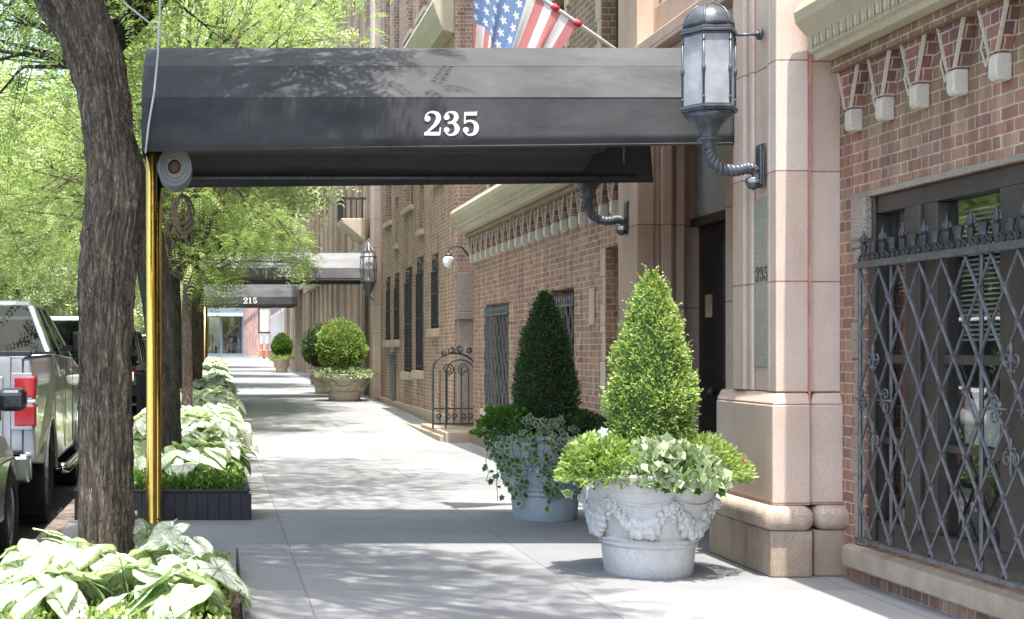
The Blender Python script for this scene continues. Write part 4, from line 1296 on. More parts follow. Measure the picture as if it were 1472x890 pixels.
M['locust_leaf'] = leaf_mat('honey_locust_leaf', (.18, .28, .07), (.36, .45, .18), .5, c3=(.54, .60, .32), tcol=(1.15, 1.25, .75))
M['locust_far'] = leaf_mat('hazed_street_leaf', (.30, .38, .17), (.50, .57, .34), .5, c3=(.66, .70, .50), tcol=(1.1, 1.2, .85))  # washed-out haze of the distant crowns put into paler leaf tones
def bark_mat(name, c1, c2, sc=1.0):
    m, nt, N, L, b = nmat(name)
    tc = N.new('ShaderNodeTexCoord'); v = scaled(nt, tc.outputs['Object'], (1, 1, .22))
    n0 = noisef(nt, v, 20*sc, 6, .65, 1.2); n2 = noisef(nt, v, 85*sc, 5, .75); n3 = noisef(nt, tc.outputs['Object'], 2.5, 4)
    rdg = math_node(nt, 'ABSOLUTE', math_node(nt, 'SUBTRACT', n0, .5))
    rdg2 = math_node(nt, 'ABSOLUTE', math_node(nt, 'SUBTRACT', noisef(nt, v, 44*sc, 5, .65, 1.0), .5))
    n1 = math_node(nt, 'MINIMUM', math_node(nt, 'MULTIPLY', rdg, 7), math_node(nt, 'MULTIPLY_ADD', rdg2, 7, .12))
    n1 = math_node(nt, 'MINIMUM', n1, 1.0)
    c = ramp(nt, n1, [(.08, tuple(x*.24 for x in c1)), (.36, c1), (.85, c2)])
    c = mixc(nt, 1, c, ramp(nt, n2, [(.3, .6), (.7, 1.0)]), 'MULTIPLY')
    c = mixc(nt, math_node(nt, 'MULTIPLY', ramp(nt, n3, [(.45, 0.0), (.75, 1.0)]), .35), c, (.22, .20, .12))
    L.new(c, b.inputs['Base Color']); b.inputs['Roughness'].default_value = .9
    q = bumpn(nt, n1, 1.0, .035, None); bumpn(nt, n2, .8, .012, b, q)
    return m
M['bark'] = bark_mat('grey_brown_bark', (.30, .245, .185), (.47, .40, .31))
M['bark_tan'] = bark_mat('tan_bark', (.40, .30, .23), (.56, .46, .37))
M['bark_dark'] = bark_mat('dark_bark', (.105, .088, .07), (.20, .17, .14))

def trunk_mesh(mb, pts, radii, n=40, rough=.10, seg=.03, seed=0, fre=9):
    """smooth path tube with ridged, uneven skin"""
    P = [Vector(p) for p in pts]
    Q = []; RR = []
    for i in range(len(P)-1):
        p0 = P[max(i-1, 0)]; p1 = P[i]; p2 = P[i+1]; p3 = P[min(i+2, len(P)-1)]
        m_ = max(1, int((p2-p1).length/seg))
        for k in range(m_):
            t = k/m_
            Q.append(.5*((2*p1)+(-p0+p2)*t+(2*p0-5*p1+4*p2-p3)*t*t+(-p0+3*p1-3*p2+p3)*t**3))
            RR.append(radii[i]*(1-t)+radii[i+1]*t)
    Q.append(P[-1]); RR.append(radii[-1])
    vs = []
    for i, p in enumerate(Q):
        t = (Q[min(i+1, len(Q)-1)]-Q[max(i-1, 0)]).normalized()
        u = Vector((0, 1, 0)); u = (u-t*u.dot(t)).normalized(); q = t.cross(u)
        for k in range(n):
            a = 2*PI*k/n
            sx, sy = math.cos(a), math.sin(a)
            v1 = noise.noise(Vector((sx*2.2+seed, sy*2.2, p.z*1.3)))
            v2 = noise.ridged_multi_fractal(Vector((sx*fre*.35, sy*fre*.35, p.z*2.4+seed)), 1.0, 2.0, 3, 1.0, 2.0)
            r = RR[i]*(1+.10*v1+rough*(v2-1.1)*.45)
            vs.append(p+(u*sx+q*sy)*r)
    m_ = len(Q)
    fs = [(j*n+i, j*n+(i+1) % n, (j+1)*n+(i+1) % n, (j+1)*n+i) for j in range(m_-1) for i in range(n)]
    fs += [tuple(range(n))[::-1], tuple((m_-1)*n+i for i in range(n))]
    mb.add(vs, fs)

def make_tree(name, label, loc, trunk_pts, trunk_r, clumps, seed, bark='bark', leaf='locust_leaf', fronds=55, L=.26, pairs=7, ll=.05,
              n=28, group=None, limb_from=None, limb_r=.05, hi=False):
    """clumps: list of ((x,y,z), (rx,ry,rz)) relative to the tree base"""
    rs = np.random.RandomState(seed); rng = random.Random(seed)
    T = empty(name, loc); tag(T, label, 'tree', group)
    mb = MB(); trunk_mesh(mb, trunk_pts, trunk_r, n=n, rough=.42 if hi else .2, seg=.02 if hi else .12, seed=seed, fre=20 if hi else 9)
    mb.build('trunk', M[bark], T, smooth=True)
    lb = MB(); top = [Vector(p) for p in (limb_from or trunk_pts[-2:])]
    for (c, r) in clumps:
        s = top[rng.randrange(len(top))]; e = Vector(c)
        drop = e.z < s.z-.4 and len(top) < 3
        mid = s*.55+e*.45+Vector((rng.uniform(-.2, .2), rng.uniform(-.2, .2), .25*(e-s).length*.5))
        if drop: mid.z = s.z+.35; e = e+Vector((0, 0, r[2]*.6)); 
        q3 = (mid*.4+e*.6) if not drop else Vector((mid.x*.15+e.x*.85, mid.y*.15+e.y*.85, s.z*.45+e.z*.55))
        lr0 = limb_r; limb_r = limb_r*(.35 if drop else 1)
        lb.tube([s, s*.8+mid*.2+Vector((0, 0, .02)), mid, q3, e], [limb_r, limb_r*.85, limb_r*.5, limb_r*.28, limb_r*.1], 6)
        for k in range(3):
            a = ell(rs, 1, c, [x*.8 for x in r])[0]; m2 = mid*.4+e*.6 if not drop else e
            lb.tube([m2, (m2+Vector(a))/2+Vector((0, 0, .05)), a], [limb_r*.25, limb_r*.15, .004], 4)
        limb_r = lr0
    lb.build('branches', M[bark], T, smooth=True)
    VV = []; RR = []
    for (c, r) in clumps:
        k = int(fronds*rng.uniform(.8, 1.2))
        # sprays: several twigs each carrying fronds
        O = ell(rs, k, c, r, .25)
        D = (O-np.array(c))/np.array(r)*.8+rs.normal(0, .5, (k, 3))+np.array([0, 0, -.15])
        V, q = frond_quads(O, D, L*(.7+.6*rs.rand(k)), rs, pairs, ll)
        VV.append(V); RR.append(q)
    quads_object('crown', np.concatenate(VV), M[leaf], T, np.concatenate(RR))
    return T

def crown_clumps(rng, c, R_, n, cr=(.55, .95), flat=.55, hollow=.35):
    out = []
    while len(out) < n:
        p = Vector((rng.uniform(-1, 1), rng.uniform(-1, 1), rng.uniform(-1, 1)))
        if not (hollow < p.length < 1): continue
        s = rng.uniform(*cr)
        out.append(((c[0]+p.x*R_[0], c[1]+p.y*R_[1], c[2]+p.z*R_[2]), (s, s, s*flat)))
    return out

# ---- the nearest trunk, leaning to the street above head height
K = 7.9/2000
tab = [(830, 152, 88), (785, 152, 78), (700, 152, 75), (600, 152, 74), (500, 152, 74), (420, 153, 76), (350, 159, 82), (300, 166, 84), (262, 166, 79),
       (225, 161, 71), (190, 156, 71), (150, 151, 73), (118, 145, 74), (88, 138, 80), (55, 126, 82), (25, 113, 83), (0, 100, 84), (-40, 78, 86), (-90, 45, 88)]
bx = (152-312)*K
pts = [(0, 0, -.08)]+[((x-152)*K, 0, 1.35+(505-y)*K) for y, x, w_ in tab]; rad = [.21]+[w_*K/2*.99 for y, x, w_ in tab]
lx, lz = pts[-1][0], pts[-1][2]
pts += [(lx-.16, .02, lz+.35), (lx-.28, .05, lz+.8), (lx-.34, .05, lz+1.25)]; rad += [.22, .20, .17]; top1 = pts[-1]
top1 = pts[-1]
rng = random.Random(11)
cl = []
for c in crown_clumps(rng, (.7, -1.0, 6.3), (3.0, 3.4, 1.6), 150, (.35, .70), .5, .05):
    X, Y = c[0][0]+bx, c[0][1]+7.9
    if c[0][2] > 4.9 and X < (1.35 if Y > 7.4 else (1.75 if Y > 5.6 else 2.3)) and not (X < .35 and Y < 7.0): cl.append(c)
T1 = make_tree('honey_locust', 'nearest street tree, thick furrowed grey brown trunk leaning left, white caladiums at its foot', (bx, 7.9, 0), pts, rad, cl, 1,
               n=120, hi=True, limb_from=[top1, (top1[0], .05, top1[2]-.4)], limb_r=.11, fronds=40, ll=.055)
# a broken stub on it
# ---- second trunk, dark, behind the brass poles
K2 = 12.9/2000
tab2 = [(660, 236, 54), (600, 236, 47), (520, 234, 44), (450, 229, 44), (400, 222, 46), (350, 213, 46), (300, 201, 44), (250, 188, 42), (180, 168, 40), (100, 148, 38), (20, 122, 36)]
b2 = (236-312)*K2
pts2 = [(0, 0, .0)]+[((x-236)*K2, 0, 1.35+(505-y)*K2) for y, x, w_ in tab2]; rad2 = [.21]+[w_*K2/2 for y, x, w_ in tab2]
cl2 = crown_clumps(rng, (.2, .3, 6.1), (2.7, 2.9, 2.1), 74, (.5, .9), .5, .2); cl2 = [c for c in cl2 if c[0][2] > 4.15]
cl2 += [c for c in crown_clumps(rng, (-2.0, 1.8, 4.4), (1.7, 2.4, 2.0), 26, (.4, .75), .55, .1) if c[0][0] < -.75]
T2 = make_tree('honey_locust', 'dark street tree trunk curving up directly behind the brass poles', (b2, 12.9, 0), pts2, rad2, cl2, 2, bark='bark_dark', n=40, limb_r=.035, fronds=60)
# ---- third: slim tan trunk with low green sprays reaching over the sidewalk
cl3 = crown_clumps(rng, (.0, .3, 6.2), (2.8, 2.8, 2.6), 58, (.5, .95), .5, .2); cl3 = [c for c in cl3 if c[0][2] > 4.3]
cl3 += [c for c in crown_clumps(rng, (-2.4, .5, 4.3), (2.2, 2.8, 2.1), 34, (.5, .9), .55, .1) if c[0][0] < -.6]
for (px, py, dy, r) in ((300, 300, 0, .38), (335, 295, .4, .42), (372, 318, -.2, .40), (405, 345, .1, .34), (345, 335, .5, .36), (428, 352, 0, .22), (300, 345, 0, .34), (365, 352, .3, .22),
                        (285, 380, -.3, .28), (320, 372, .2, .22), (300, 412, 0, .26), (330, 400, .3, .16), (278, 330, .6, .35), (360, 290, .8, .35), (395, 318, .6, .25), (283, 285, -.4, .3),
                        (255, 300, -.2, .35), (250, 350, 0, .3), (432, 378, .1, .13), (345, 352, -.3, .24)):
    Z = 22; cl3.append(((((px-312)*Z/2000)+.48, dy, 1.35+(505-py)*Z/2000-g(22)), (r, r, r*.6)))
T3 = make_tree('honey_locust', 'slim tan street tree with bright green sprays hanging before the second canopy', (-.48, 22, g(22)),
               [(0, 0, -.02), (.01, 0, .8), (.0, 0, 1.8), (.03, 0, 2.6), (.0, 0, 3.6), (-.1, 0, 4.6), (-.1, 0, 5.4)], [.10, .085, .078, .075, .07, .06, .04], cl3, 3,
               bark='bark_tan', n=24, limb_from=[(.02, 0, 2.4), (0, 0, 3.2), (0, 0, 4.4), (-.1, 0, 5.2)], limb_r=.035, fronds=75)
# ---- others down the row
def row_tree(label, x, y, r, bark, seed, lean=0.0, low=3.6, cr=2.7):
    rg = random.Random(seed)
    c = crown_clumps(rg, (1.0, 0, 6.4), (cr, cr, 2.4), 84, (.6, 1.0), .5, .2); c = [q for q in c if q[0][2] > low+.25*max(0, q[0][0])]
    if y < 36: c = [q for q in c if q[0][0]+x < 1.7]
    c += [q for q in crown_clumps(rg, (-2.6, 0, 4.4), (2.3, 3.0, 2.4), 40, (.6, 1.0), .55, .1) if q[0][0] < -.6 and q[0][2] > 2.5]
    return make_tree('honey_locust', label, (x, y, g(y)), [(0, 0, -.02), (lean*.4, 0, 1.0), (lean*.8, 0, 2.0), (lean, 0, 3.2), (lean*1.2, 0, 4.4), (lean*1.2, 0, 5.4)],
                     [r*1.25, r*1.02, r, r*.95, r*.75, r*.5], c, seed, bark=bark, leaf='locust_far', n=20, fronds=44, L=.36, pairs=5, ll=.085, limb_r=.06)
row_tree('dark street tree trunk just left of the slim tan one', -.78, 27, .16, 'bark_dark', 21, -.1)
row_tree('pale tan street tree standing just right behind the slim one', -.43, 30, .12, 'bark_tan', 22, -.05, 4.2)
row_tree('dark street tree beside the left end of the third canopy', -.6, 41, .15, 'bark_dark', 23, .05, 4.5)
row_tree('street tree farther down the kerb, seen through the low leaves', -.65, 52, .16, 'bark_tan', 24, 0, 4.5)
row_tree('last small street tree near the end of the planting beds', -.65, 70, .16, 'bark_dark', 25, 0, 4.6)
# ---- trees on the other side of the street
def far_proto(seed):
    rg = random.Random(seed)
    c = crown_clumps(rg, (0, 0, 5.6), (3.6, 3.6, 4.0), 84, (.75, 1.35), .6, .25)
    return make_tree('street_tree', '', (0, 0, 0), [(0, 0, -.02), (.03, 0, 1.5), (.0, .1, 3), (-.1, .1, 4.6), (-.1, .1, 6)], [.24, .19, .17, .14, .08], c, seed,
                     bark='bark', leaf='locust_far', n=20, fronds=62, L=.50, pairs=5, ll=.13, limb_r=.07)
spots = [(-10.3, 26, 0), (-10.6, 33, 1), (-10.2, 40, 0), (-10.4, 48, 1), (-10.2, 57, 0), (-10.5, 66, 1), (-10.3, 78, 0), (-10.2, 92, 1), (-10.4, 108, 0), (-10.3, 18, 1),
         (-17.5, 44, 1), (-17, 58, 0), (-17, 74, 1), (-6.5, 126.5, 0), (-13, 118, 1)]
protos = [far_proto(31), far_proto(32)]; usedp = [False, False]
fl_ = ['street tree across the road level with the pickup', 'street tree across the road, second beyond the pickup', 'street tree across the road, third beyond the pickup', 'street tree across the road, fourth beyond the pickup']
for i, (x, y, k) in enumerate(spots):
    o = protos[k] if not usedp[k] else copy_tree(protos[k]); usedp[k] = True
    s = .92+.2*((i*37) % 10)/10
    o.location = (x, y, g(y)-.02); o.rotation_euler = (0, 0, i*1.7); o.scale = (s, s, s)
    o['group'] = 'leafy trees on the far side of the road'
    o['label'] = 'bright green leafy tree massed on the far side of the road'
# ------------------------------------------------------------------ planters
def pot_mat(name, c1, c2, st):
    m, nt, N, L, b = nmat(name)
    tc = N.new('ShaderNodeTexCoord'); v = tc.outputs['Object']
    c = ramp(nt, noisef(nt, v, 5, 6, .65), [(.3, c2), (.7, c1)])
    g1 = math_node(nt, 'MULTIPLY', ramp(nt, noisef(nt, scaled(nt, v, (1, 1, .35)), 9, 5, .7), [(.5, 0.0), (.72, 1.0)]), .45)
    c = mixc(nt, g1, c, st)
    c = mixc(nt, 1, c, ramp(nt, noisef(nt, v, 90, 3), [(.3, .8), (.6, 1.0)]), 'MULTIPLY')
    L.new(c, b.inputs['Base Color']); b.inputs['Roughness'].default_value = .75
    bumpn(nt, noisef(nt, v, 70, 5, .7), .4, .004, b)
    return m
M['pot_white'] = pot_mat('weathered_white_pot', (.60, .60, .59), (.47, .47, .46), (.26, .26, .25))
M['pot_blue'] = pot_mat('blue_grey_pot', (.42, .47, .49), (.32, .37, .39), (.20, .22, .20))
M['pot_tan'] = pot_mat('buff_pot', (.56, .48, .38), (.46, .39, .30), (.28, .22, .16))

def planter(label, loc, m, scale=(1, 1, 1), rz=0, group=None):
    T = empty('planter', loc, rz); tag(T, label, 'planter', group); T.scale = scale
    b = MB()
    prof = [(.0, .0), (.245, .0), (.252, .01), (.262, .10), (.268, .165), (.278, .170), (.284, .182), (.278, .196), (.286, .204), (.288, .215), (.276, .226),
            (.290, .25), (.318, .32), (.345, .39), (.366, .45), (.378, .475), (.382, .487), (.392, .492), (.398, .50), (.402, .545), (.412, .555), (.428, .562), (.432, .575), (.428, .588), (.405, .592), (.385, .585), (.375, .54), (.36, .52), (.0, .52)]
    b.lathe(prof, 96, cap=False)
    body = b.build('pot', m, T, auto=R(38))
    # egg-and-dart beads round the waist and under the rim
    bd = MB()
    for k in range(64):
        a = 2*PI*k/64; bd.ball((.289*math.cos(a), .289*math.sin(a), .210), .0095, 6, (1, 1, .8))
    for k in range(56):
        a = 2*PI*k/56; bd.ball((.398*math.cos(a), .398*math.sin(a), .574), .0125, 6, (1.9, 1.9, 1.1))
    bd.build('beading', m, body, smooth=True)
    def surf(z): 
        for i in range(len(prof)-1):
            (r0, z0), (r1, z1) = prof[i], prof[i+1]
            if z0 <= z <= z1 and i > 9: return r0+(r1-r0)*(z-z0)/max(1e-6, z1-z0)
        return .33
    rng = random.Random(7)
    nsw = 6
    for k in range(nsw):
        a0 = 2*PI*k/nsw - PI/2 + .10
        # garland hanging from a0 to a0+step
        gmb = MB(); st = 2*PI/nsw
        nseg = 30
        for i in range(nseg+1):
            t = i/nseg; a = a0+st*(.08+.84*t); z = .425-.15*(1-(2*t-1)**2)
            thick = .019+.027*(1-(2*t-1)**2)
            r = surf(z)
            for q in range(4):
                aa = a+rng.uniform(-1, 1)*thick*.9/r; zz = z+rng.uniform(-1, 1)*thick*.8
                rr = rng.uniform(.45, .8)*thick
                gmb.ball(((r+rr*.35+.003)*math.cos(aa), (r+rr*.35+.003)*math.sin(aa), zz), rr, 6)
        # ribbon above
        pts = []
        for i in range(15):
            t = i/14; a = a0+st*t; z = .470-.05*(math.sin(PI*t)**.5 if 0 < t < 1 else 0)
            pts.append(((surf(z)+.004)*math.cos(a), (surf(z)+.004)*math.sin(a), z))
        gmb.tube(pts, .006, 6)
        gmb.build('garland', m, body, smooth=True)
        # lion-like mask / boss at each hanging point: brow, cheeks, nose, mane lumps and drop
        mk = MB(); z = .415; r = surf(z)
        def at(da, dz, out): return ((r+out)*math.cos(a0+da/r), (r+out)*math.sin(a0+da/r), z+dz)
        for i in range(14):
            an = 2*PI*i/14; mk.ball(at(.042*math.cos(an), .050*math.sin(an)+.004, .004), .017, 6)
        mk.ball(at(0, 0, .012), .036, 10, (1, 1, 1.15))
        mk.ball(at(-.014, .012, .042), .011, 6); mk.ball(at(.014, .012, .042), .011, 6)
        mk.ball(at(0, -.004, .050), .010, 6, (1, 1, 1.6)); mk.ball(at(-.010, -.022, .042), .010, 6); mk.ball(at(.010, -.022, .042), .010, 6)
        mk.ball(at(0, -.055, .012), .016, 6); mk.ball(at(0, -.078, .008), .010, 6)
        mk.ball(at(0, .066, .004), .016, 6)
        mk.build('mask', m, body, smooth=True)
    s = MB(); s.lathe([(.001, .545), (.2, .552), (.374, .54)], 24, cap=False); s.build('soil', M['soil'], T, smooth=True)
    return T

p1 = planter('weathered white garland planter in the sun beside the near pier, largest and nearest pot', (2.63, 8.49, 0), M['pot_white'], (1.03, 1.03, 1.06), .0)
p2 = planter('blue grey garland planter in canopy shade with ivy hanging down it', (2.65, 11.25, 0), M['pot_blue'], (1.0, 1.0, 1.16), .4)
p3 = planter('wide buff garland planter near the second canopy holding a round bush', (2.93, 32.0, g(32)), M['pot_tan'], (1.42, 1.42, 1.05), .3)
p4 = planter('small distant buff planter below the third canopy', (2.78, 60, g(60)), M['pot_tan'], (.95, .95, 1.15), .0)
p5 = planter('buff planter mostly hidden behind the wide one, holding a dark bush', (2.9, 36.4, g(36.4)), M['pot_tan'], (1.3, 1.3, 1.05), .8)

M['box_leaf'] = leaf_mat('sunlit_boxwood_leaf', (.11, .20, .045), (.31, .42, .12), .3, c3=(.46, .56, .22), tcol=(1.2, 1.3, .6))  # sunlit yellow green put into the leaf colour
M['yew_leaf'] = leaf_mat('shaded_conifer_leaf', (.040, .080, .028), (.10, .17, .055), .15, tcol=(1.1, 1.2, .7))  # yew green, darkened in colour for the canopy shade on the second cone
M['lime_leaf'] = leaf_mat('lime_leaf', (.15, .25, .05), (.31, .42, .12), .35, c3=(.48, .56, .27), tcol=(1.1, 1.2, .5))
M['green_leaf'] = leaf_mat('green_leaf', (.045, .11, .018), (.12, .23, .03), .35, tcol=(1.2, 1.4, .5))
M['varieg_leaf'] = leaf_mat('variegated_leaf', (.14, .24, .09), (.36, .45, .24), .25, c3=(.66, .70, .52), tcol=(1, 1, .8))
M['core'] = mat('inner_twigs', (.018, .025, .010), .95)
M['core_light'] = mat('inner_twigs_light', (.05, .08, .02), .95)
M['stem'] = mat('green_stem', (.16, .20, .09), .6)

def topiary(name, label, loc, prof, leafm, corem, n, size, seed, lump=.06, jit=.55, group=None, aspect=.5):
    rs = np.random.RandomState(seed)
    T = empty(name, loc); tag(T, label, 'topiary', group)
    Z = np.array([p[1] for p in prof]); Rr = np.array([p[0] for p in prof])
    z = rs.uniform(Z[0], Z[-1], n*3); r = np.interp(z, Z, Rr)
    keep = rs.rand(len(z)) < (r+.03)/(Rr.max()+.03); z = z[keep][:n]; r = r[keep][:n]; n = len(z)
    a = rs.rand(n)*2*PI
    lumpv = np.array([noise.noise(Vector((math.cos(x)*2.6+seed, math.sin(x)*2.6, zz*6)))+.6*noise.noise(Vector((math.cos(x)*7+seed, math.sin(x)*7, zz*17))) for x, zz in zip(a, z)])
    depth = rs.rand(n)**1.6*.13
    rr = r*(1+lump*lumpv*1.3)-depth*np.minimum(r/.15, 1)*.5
    P = np.stack([rr*np.cos(a), rr*np.sin(a), z+.01*lumpv], 1)
    slope = np.gradient(Rr, Z); sl = np.interp(z, Z, slope)
    Nn = norm(np.stack([np.cos(a), np.sin(a), -sl], 1))
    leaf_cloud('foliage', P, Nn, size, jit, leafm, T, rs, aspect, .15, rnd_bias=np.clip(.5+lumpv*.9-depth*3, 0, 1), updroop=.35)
    # stray shoots
    k = n//28; idx = rs.choice(n, k)
    P2 = P[idx]; 
    V = []
    for j in range(4):
        V.append(leaf_quads(P2+Nn[idx]*(.012*j)+np.array([0, 0, .010*j]), Nn[idx]+rs.normal(0, .6, (k, 3))+np.array([0, 0, .5]), norm(rs.normal(0, 1, (k, 3))), np.full(k, size*.9), aspect, .1))
    quads_object('shoots', np.concatenate(V), leafm, T, rs.rand(4*k)*.4+.6)
    c = MB(); c.lathe([(max(.002, rr_*.84), zz) for rr_, zz in prof], 28, fn=lambda an, zz: 1+lump*.9*noise.noise(Vector((math.cos(an)*2.6+seed, math.sin(an)*2.6, zz*6))))
    c.build('twig_core', corem, T, smooth=True)
    s = MB(); s.tube([(0, 0, prof[0][1]-.25), (0, 0, prof[0][1]+.2)], [.02, .02], 8); s.build('stem', M['bark'], T, smooth=True)
    return T
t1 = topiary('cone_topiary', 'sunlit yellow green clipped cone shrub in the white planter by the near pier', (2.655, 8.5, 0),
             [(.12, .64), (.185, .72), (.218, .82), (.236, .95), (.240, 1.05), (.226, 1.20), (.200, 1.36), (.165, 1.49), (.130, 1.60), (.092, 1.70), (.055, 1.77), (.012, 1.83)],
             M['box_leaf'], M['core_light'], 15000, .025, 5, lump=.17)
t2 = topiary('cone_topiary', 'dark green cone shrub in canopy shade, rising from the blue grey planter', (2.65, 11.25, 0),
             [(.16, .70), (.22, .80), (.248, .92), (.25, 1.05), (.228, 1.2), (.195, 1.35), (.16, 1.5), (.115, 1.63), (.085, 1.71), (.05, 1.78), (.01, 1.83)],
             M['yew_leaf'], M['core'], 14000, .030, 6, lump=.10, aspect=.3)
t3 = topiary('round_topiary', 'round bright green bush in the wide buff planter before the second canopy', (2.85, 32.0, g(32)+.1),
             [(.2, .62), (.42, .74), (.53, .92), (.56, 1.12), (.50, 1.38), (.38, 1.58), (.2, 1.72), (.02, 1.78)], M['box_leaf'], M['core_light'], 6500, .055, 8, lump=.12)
t4 = topiary('round_topiary', 'tiny distant round green bush under the third canopy', (2.8, 60, g(60)+.1),
             [(.2, .58), (.34, .72), (.42, .95), (.40, 1.2), (.28, 1.42), (.1, 1.55), (.01, 1.58)], M['green_leaf'], M['core'], 2500, .08, 9, lump=.12)
t5 = topiary('round_topiary', 'dark rounded bush peeping out left behind the bright one near the second canopy', (2.78, 36.4, g(36.4)+.1),
             [(.2, .62), (.42, .74), (.53, .92), (.56, 1.12), (.50, 1.35), (.38, 1.55), (.2, 1.66), (.02, 1.7)], M['yew_leaf'], M['core'], 4500, .055, 10, lump=.12)

def mound(name, label, loc, c, r, leafm, n, size, seed, cat='plant', group=None, jit=.5, aspect=.5, corem=None, fold=.12, zmin=-9):
    rs = np.random.RandomState(seed); T = empty(name, loc); tag(T, label, cat, group)
    d = norm(rs.normal(0, 1, (n, 3))); d[:, 2] = np.abs(d[:, 2])*1.0-.12
    lv = np.array([noise.noise(Vector((x*3+seed, y*3, zz*3))) for x, y, zz in d])
    rad = (1+.22*lv)*(1-.32*rs.rand(n)**2)
    P = np.array(c)+d*np.array(r)*rad[:, None]
    P[:, 2] = np.maximum(P[:, 2], zmin)
    leaf_cloud('foliage', P, d, size, jit, leafm, T, rs, aspect, fold, rnd_bias=np.clip(.5+lv*1.2, 0, 1), updroop=.15)
    s = MB()
    for k in range(14):
        a = rs.rand()*2*PI; q = rs.rand()*.75
        s.tube([(0, 0, .53), (c[0]*.6+r[0]*q*.4*math.cos(a), c[1]*.6+r[1]*q*.4*math.sin(a), c[2]+.03), (c[0]+r[0]*q*math.cos(a), c[1]+r[1]*q*math.sin(a), c[2]+r[2]*.75)], [.006, .005, .003], 5)
    s.build('stems', M['stem'], T)
    return T
mound('bedding_plant', 'lime green bedding plant spilling over the left of the white planter', (2.63, 8.49, 0), (-.27, -.05, .60), (.27, .32, .25), M['lime_leaf'], 3600, .040, 41)
mound('bedding_plant', 'fresh green bedding plant spilling over the right of the white planter', (2.63, 8.49, 0), (.27, -.04, .60), (.30, .33, .25), M['lime_leaf'], 3800, .036, 42, aspect=.35)
mound('variegated_plant', 'cream and green variegated plant at the front centre of the white planter', (2.63, 8.49, 0), (.05, -.24, .60), (.30, .26, .24), M['varieg_leaf'], 1300, .055, 43, aspect=.95, fold=.05, jit=.7)
mound('bedding_plant', 'green bedding plant behind the cone in the white planter', (2.63, 8.49, 0), (0, .24, .60), (.34, .16, .17), M['green_leaf'], 1400, .040, 44)
mound('bedding_plant', 'mid green bedding plant on the left of the blue grey planter', (2.65, 11.25, 0), (-.25, .0, .70), (.29, .32, .22), M['green_leaf'], 2400, .045, 45)
mound('bedding_plant', 'dark green bedding plant on the right of the blue grey planter', (2.65, 11.25, 0), (.24, -.04, .70), (.28, .30, .18), M['yew_leaf'], 2200, .042, 46)
# little white blossom
def flower(name, label, loc, s=.03, col='white_paint', n=5):
    T = MB()
    for k in range(n*2):
        a = 2*PI*k/(n*2)*1.0; r = s*(1 if k % 2 else .75); z = .3*s*(k % 2)
        T.hexa([(0, -.0, 0), (r*.6*math.cos(a-.35), -.004, r*.6*math.sin(a-.35)), (r*math.cos(a), -.008, r*math.sin(a)), (r*.6*math.cos(a+.35), -.004, r*.6*math.sin(a+.35)),
                (0, -.006-z, 0), (r*.6*math.cos(a-.35), -.012-z, r*.6*math.sin(a-.35)), (r*math.cos(a), -.014-z, r*math.sin(a)), (r*.6*math.cos(a+.35), -.012-z, r*.6*math.sin(a+.35))])
    T.bar((0, 0, 0), (0, .03, -.09), .003, 4)
    o = T.build(name, M[col] if col in M else col); o.location = loc
    return tag(o, label, 'flower')
flower('blossom', 'white blossom at the upper left of the lime green plant in the white planter', (2.30, 8.3, .87), .034)
flower('blossom', 'white blossom hanging low on the left rim of the white planter', (2.20, 8.25, .565), .040)
flower('blossom', 'pink red blossom at the right edge of the white planter', (3.20, 8.45, .70), .020, mat('pink_petal', (.7, .08, .12), .6))

# ivy hanging over the shaded pot
def ivy(label, loc, trails, seed, leafm, size=.045, per=26, group=None, spread=.035):
    rs = np.random.RandomState(seed); T = empty('trailing_ivy', loc); tag(T, label, 'ivy', group)
    st = MB(); P = []; D = []
    for tr in trails:
        st.tube(tr, .003, 4)
        tr = [Vector(p) for p in tr]
        for i in range(len(tr)-1):
            m_ = max(2, int((tr[i+1]-tr[i]).length*per))
            for k in range(m_):
                p = tr[i].lerp(tr[i+1], (k+rs.rand())/m_)
                P.append(np.array(p)+rs.normal(0, spread, 3)*np.array([1, .6, .4])); D.append(rs.normal(0, .8, 3)+np.array([0, -.3, -.7]))
    P = np.array(P); D = norm(np.array(D)); n = len(P)
    Nn = norm(np.array([0, -1., .5])+rs.normal(0, .45, (n, 3)))
    D = norm(D-Nn*(D*Nn).sum(1, keepdims=True)); S = np.cross(D, Nn); s = size*(.7+.6*rs.rand(n))[:, None]
    # lobed leaves: cream rim with a smaller green centre laid on top
    def lobed(sc, off):
        ang = [(-.15, 0), (-.25, .42), (.12, .34), (.35, .55), (.62, .25), (1.0, 0), (.62, -.25), (.35, -.55), (.12, -.34), (-.25, -.42)]
        C = P+D*s*.35+Nn*off
        return np.stack([C+D*s*(u-.35)*sc+S*s*v*sc for u, v in ang], 1)
    quads_object('leaves', lobed(1.0, 0), M['varieg_leaf'], T, rs.rand(n)*.6+.3, k=10)
    quads_object('leaves', lobed(.74, .0025), leafm, T, rs.rand(n), k=10)
    st.build('stems', M['stem'], T)
    return T
tr = []
rg = random.Random(4)
for k, (a, ln) in enumerate(((-2.75, .10), (-2.55, .42), (-2.40, .52), (-2.28, .36), (-2.1, .16), (-1.95, .15), (-1.8, .30), (-1.68, .50), (-1.55, .44), (-1.45, .2), (-3.0, .3), (-2.9, .16))):
    r0 = .44
    pts = [(.2*math.cos(a), .2*math.sin(a), .80), (.36*math.cos(a), .36*math.sin(a), .80), (.46*math.cos(a), .46*math.sin(a), .70)]
    z = .70
    while z > .70-ln:
        z -= .07; rr = max(.30, .47-.30*(.70-z)) ; pts.append((rr*math.cos(a+rg.uniform(-.05, .05)), rr*math.sin(a), z))
    tr.append(pts)
ivy('variegated ivy trailing down the front of the blue grey planter', (2.65, 11.25, 0), tr, 51, M['yew_leaf'], .052, 40)
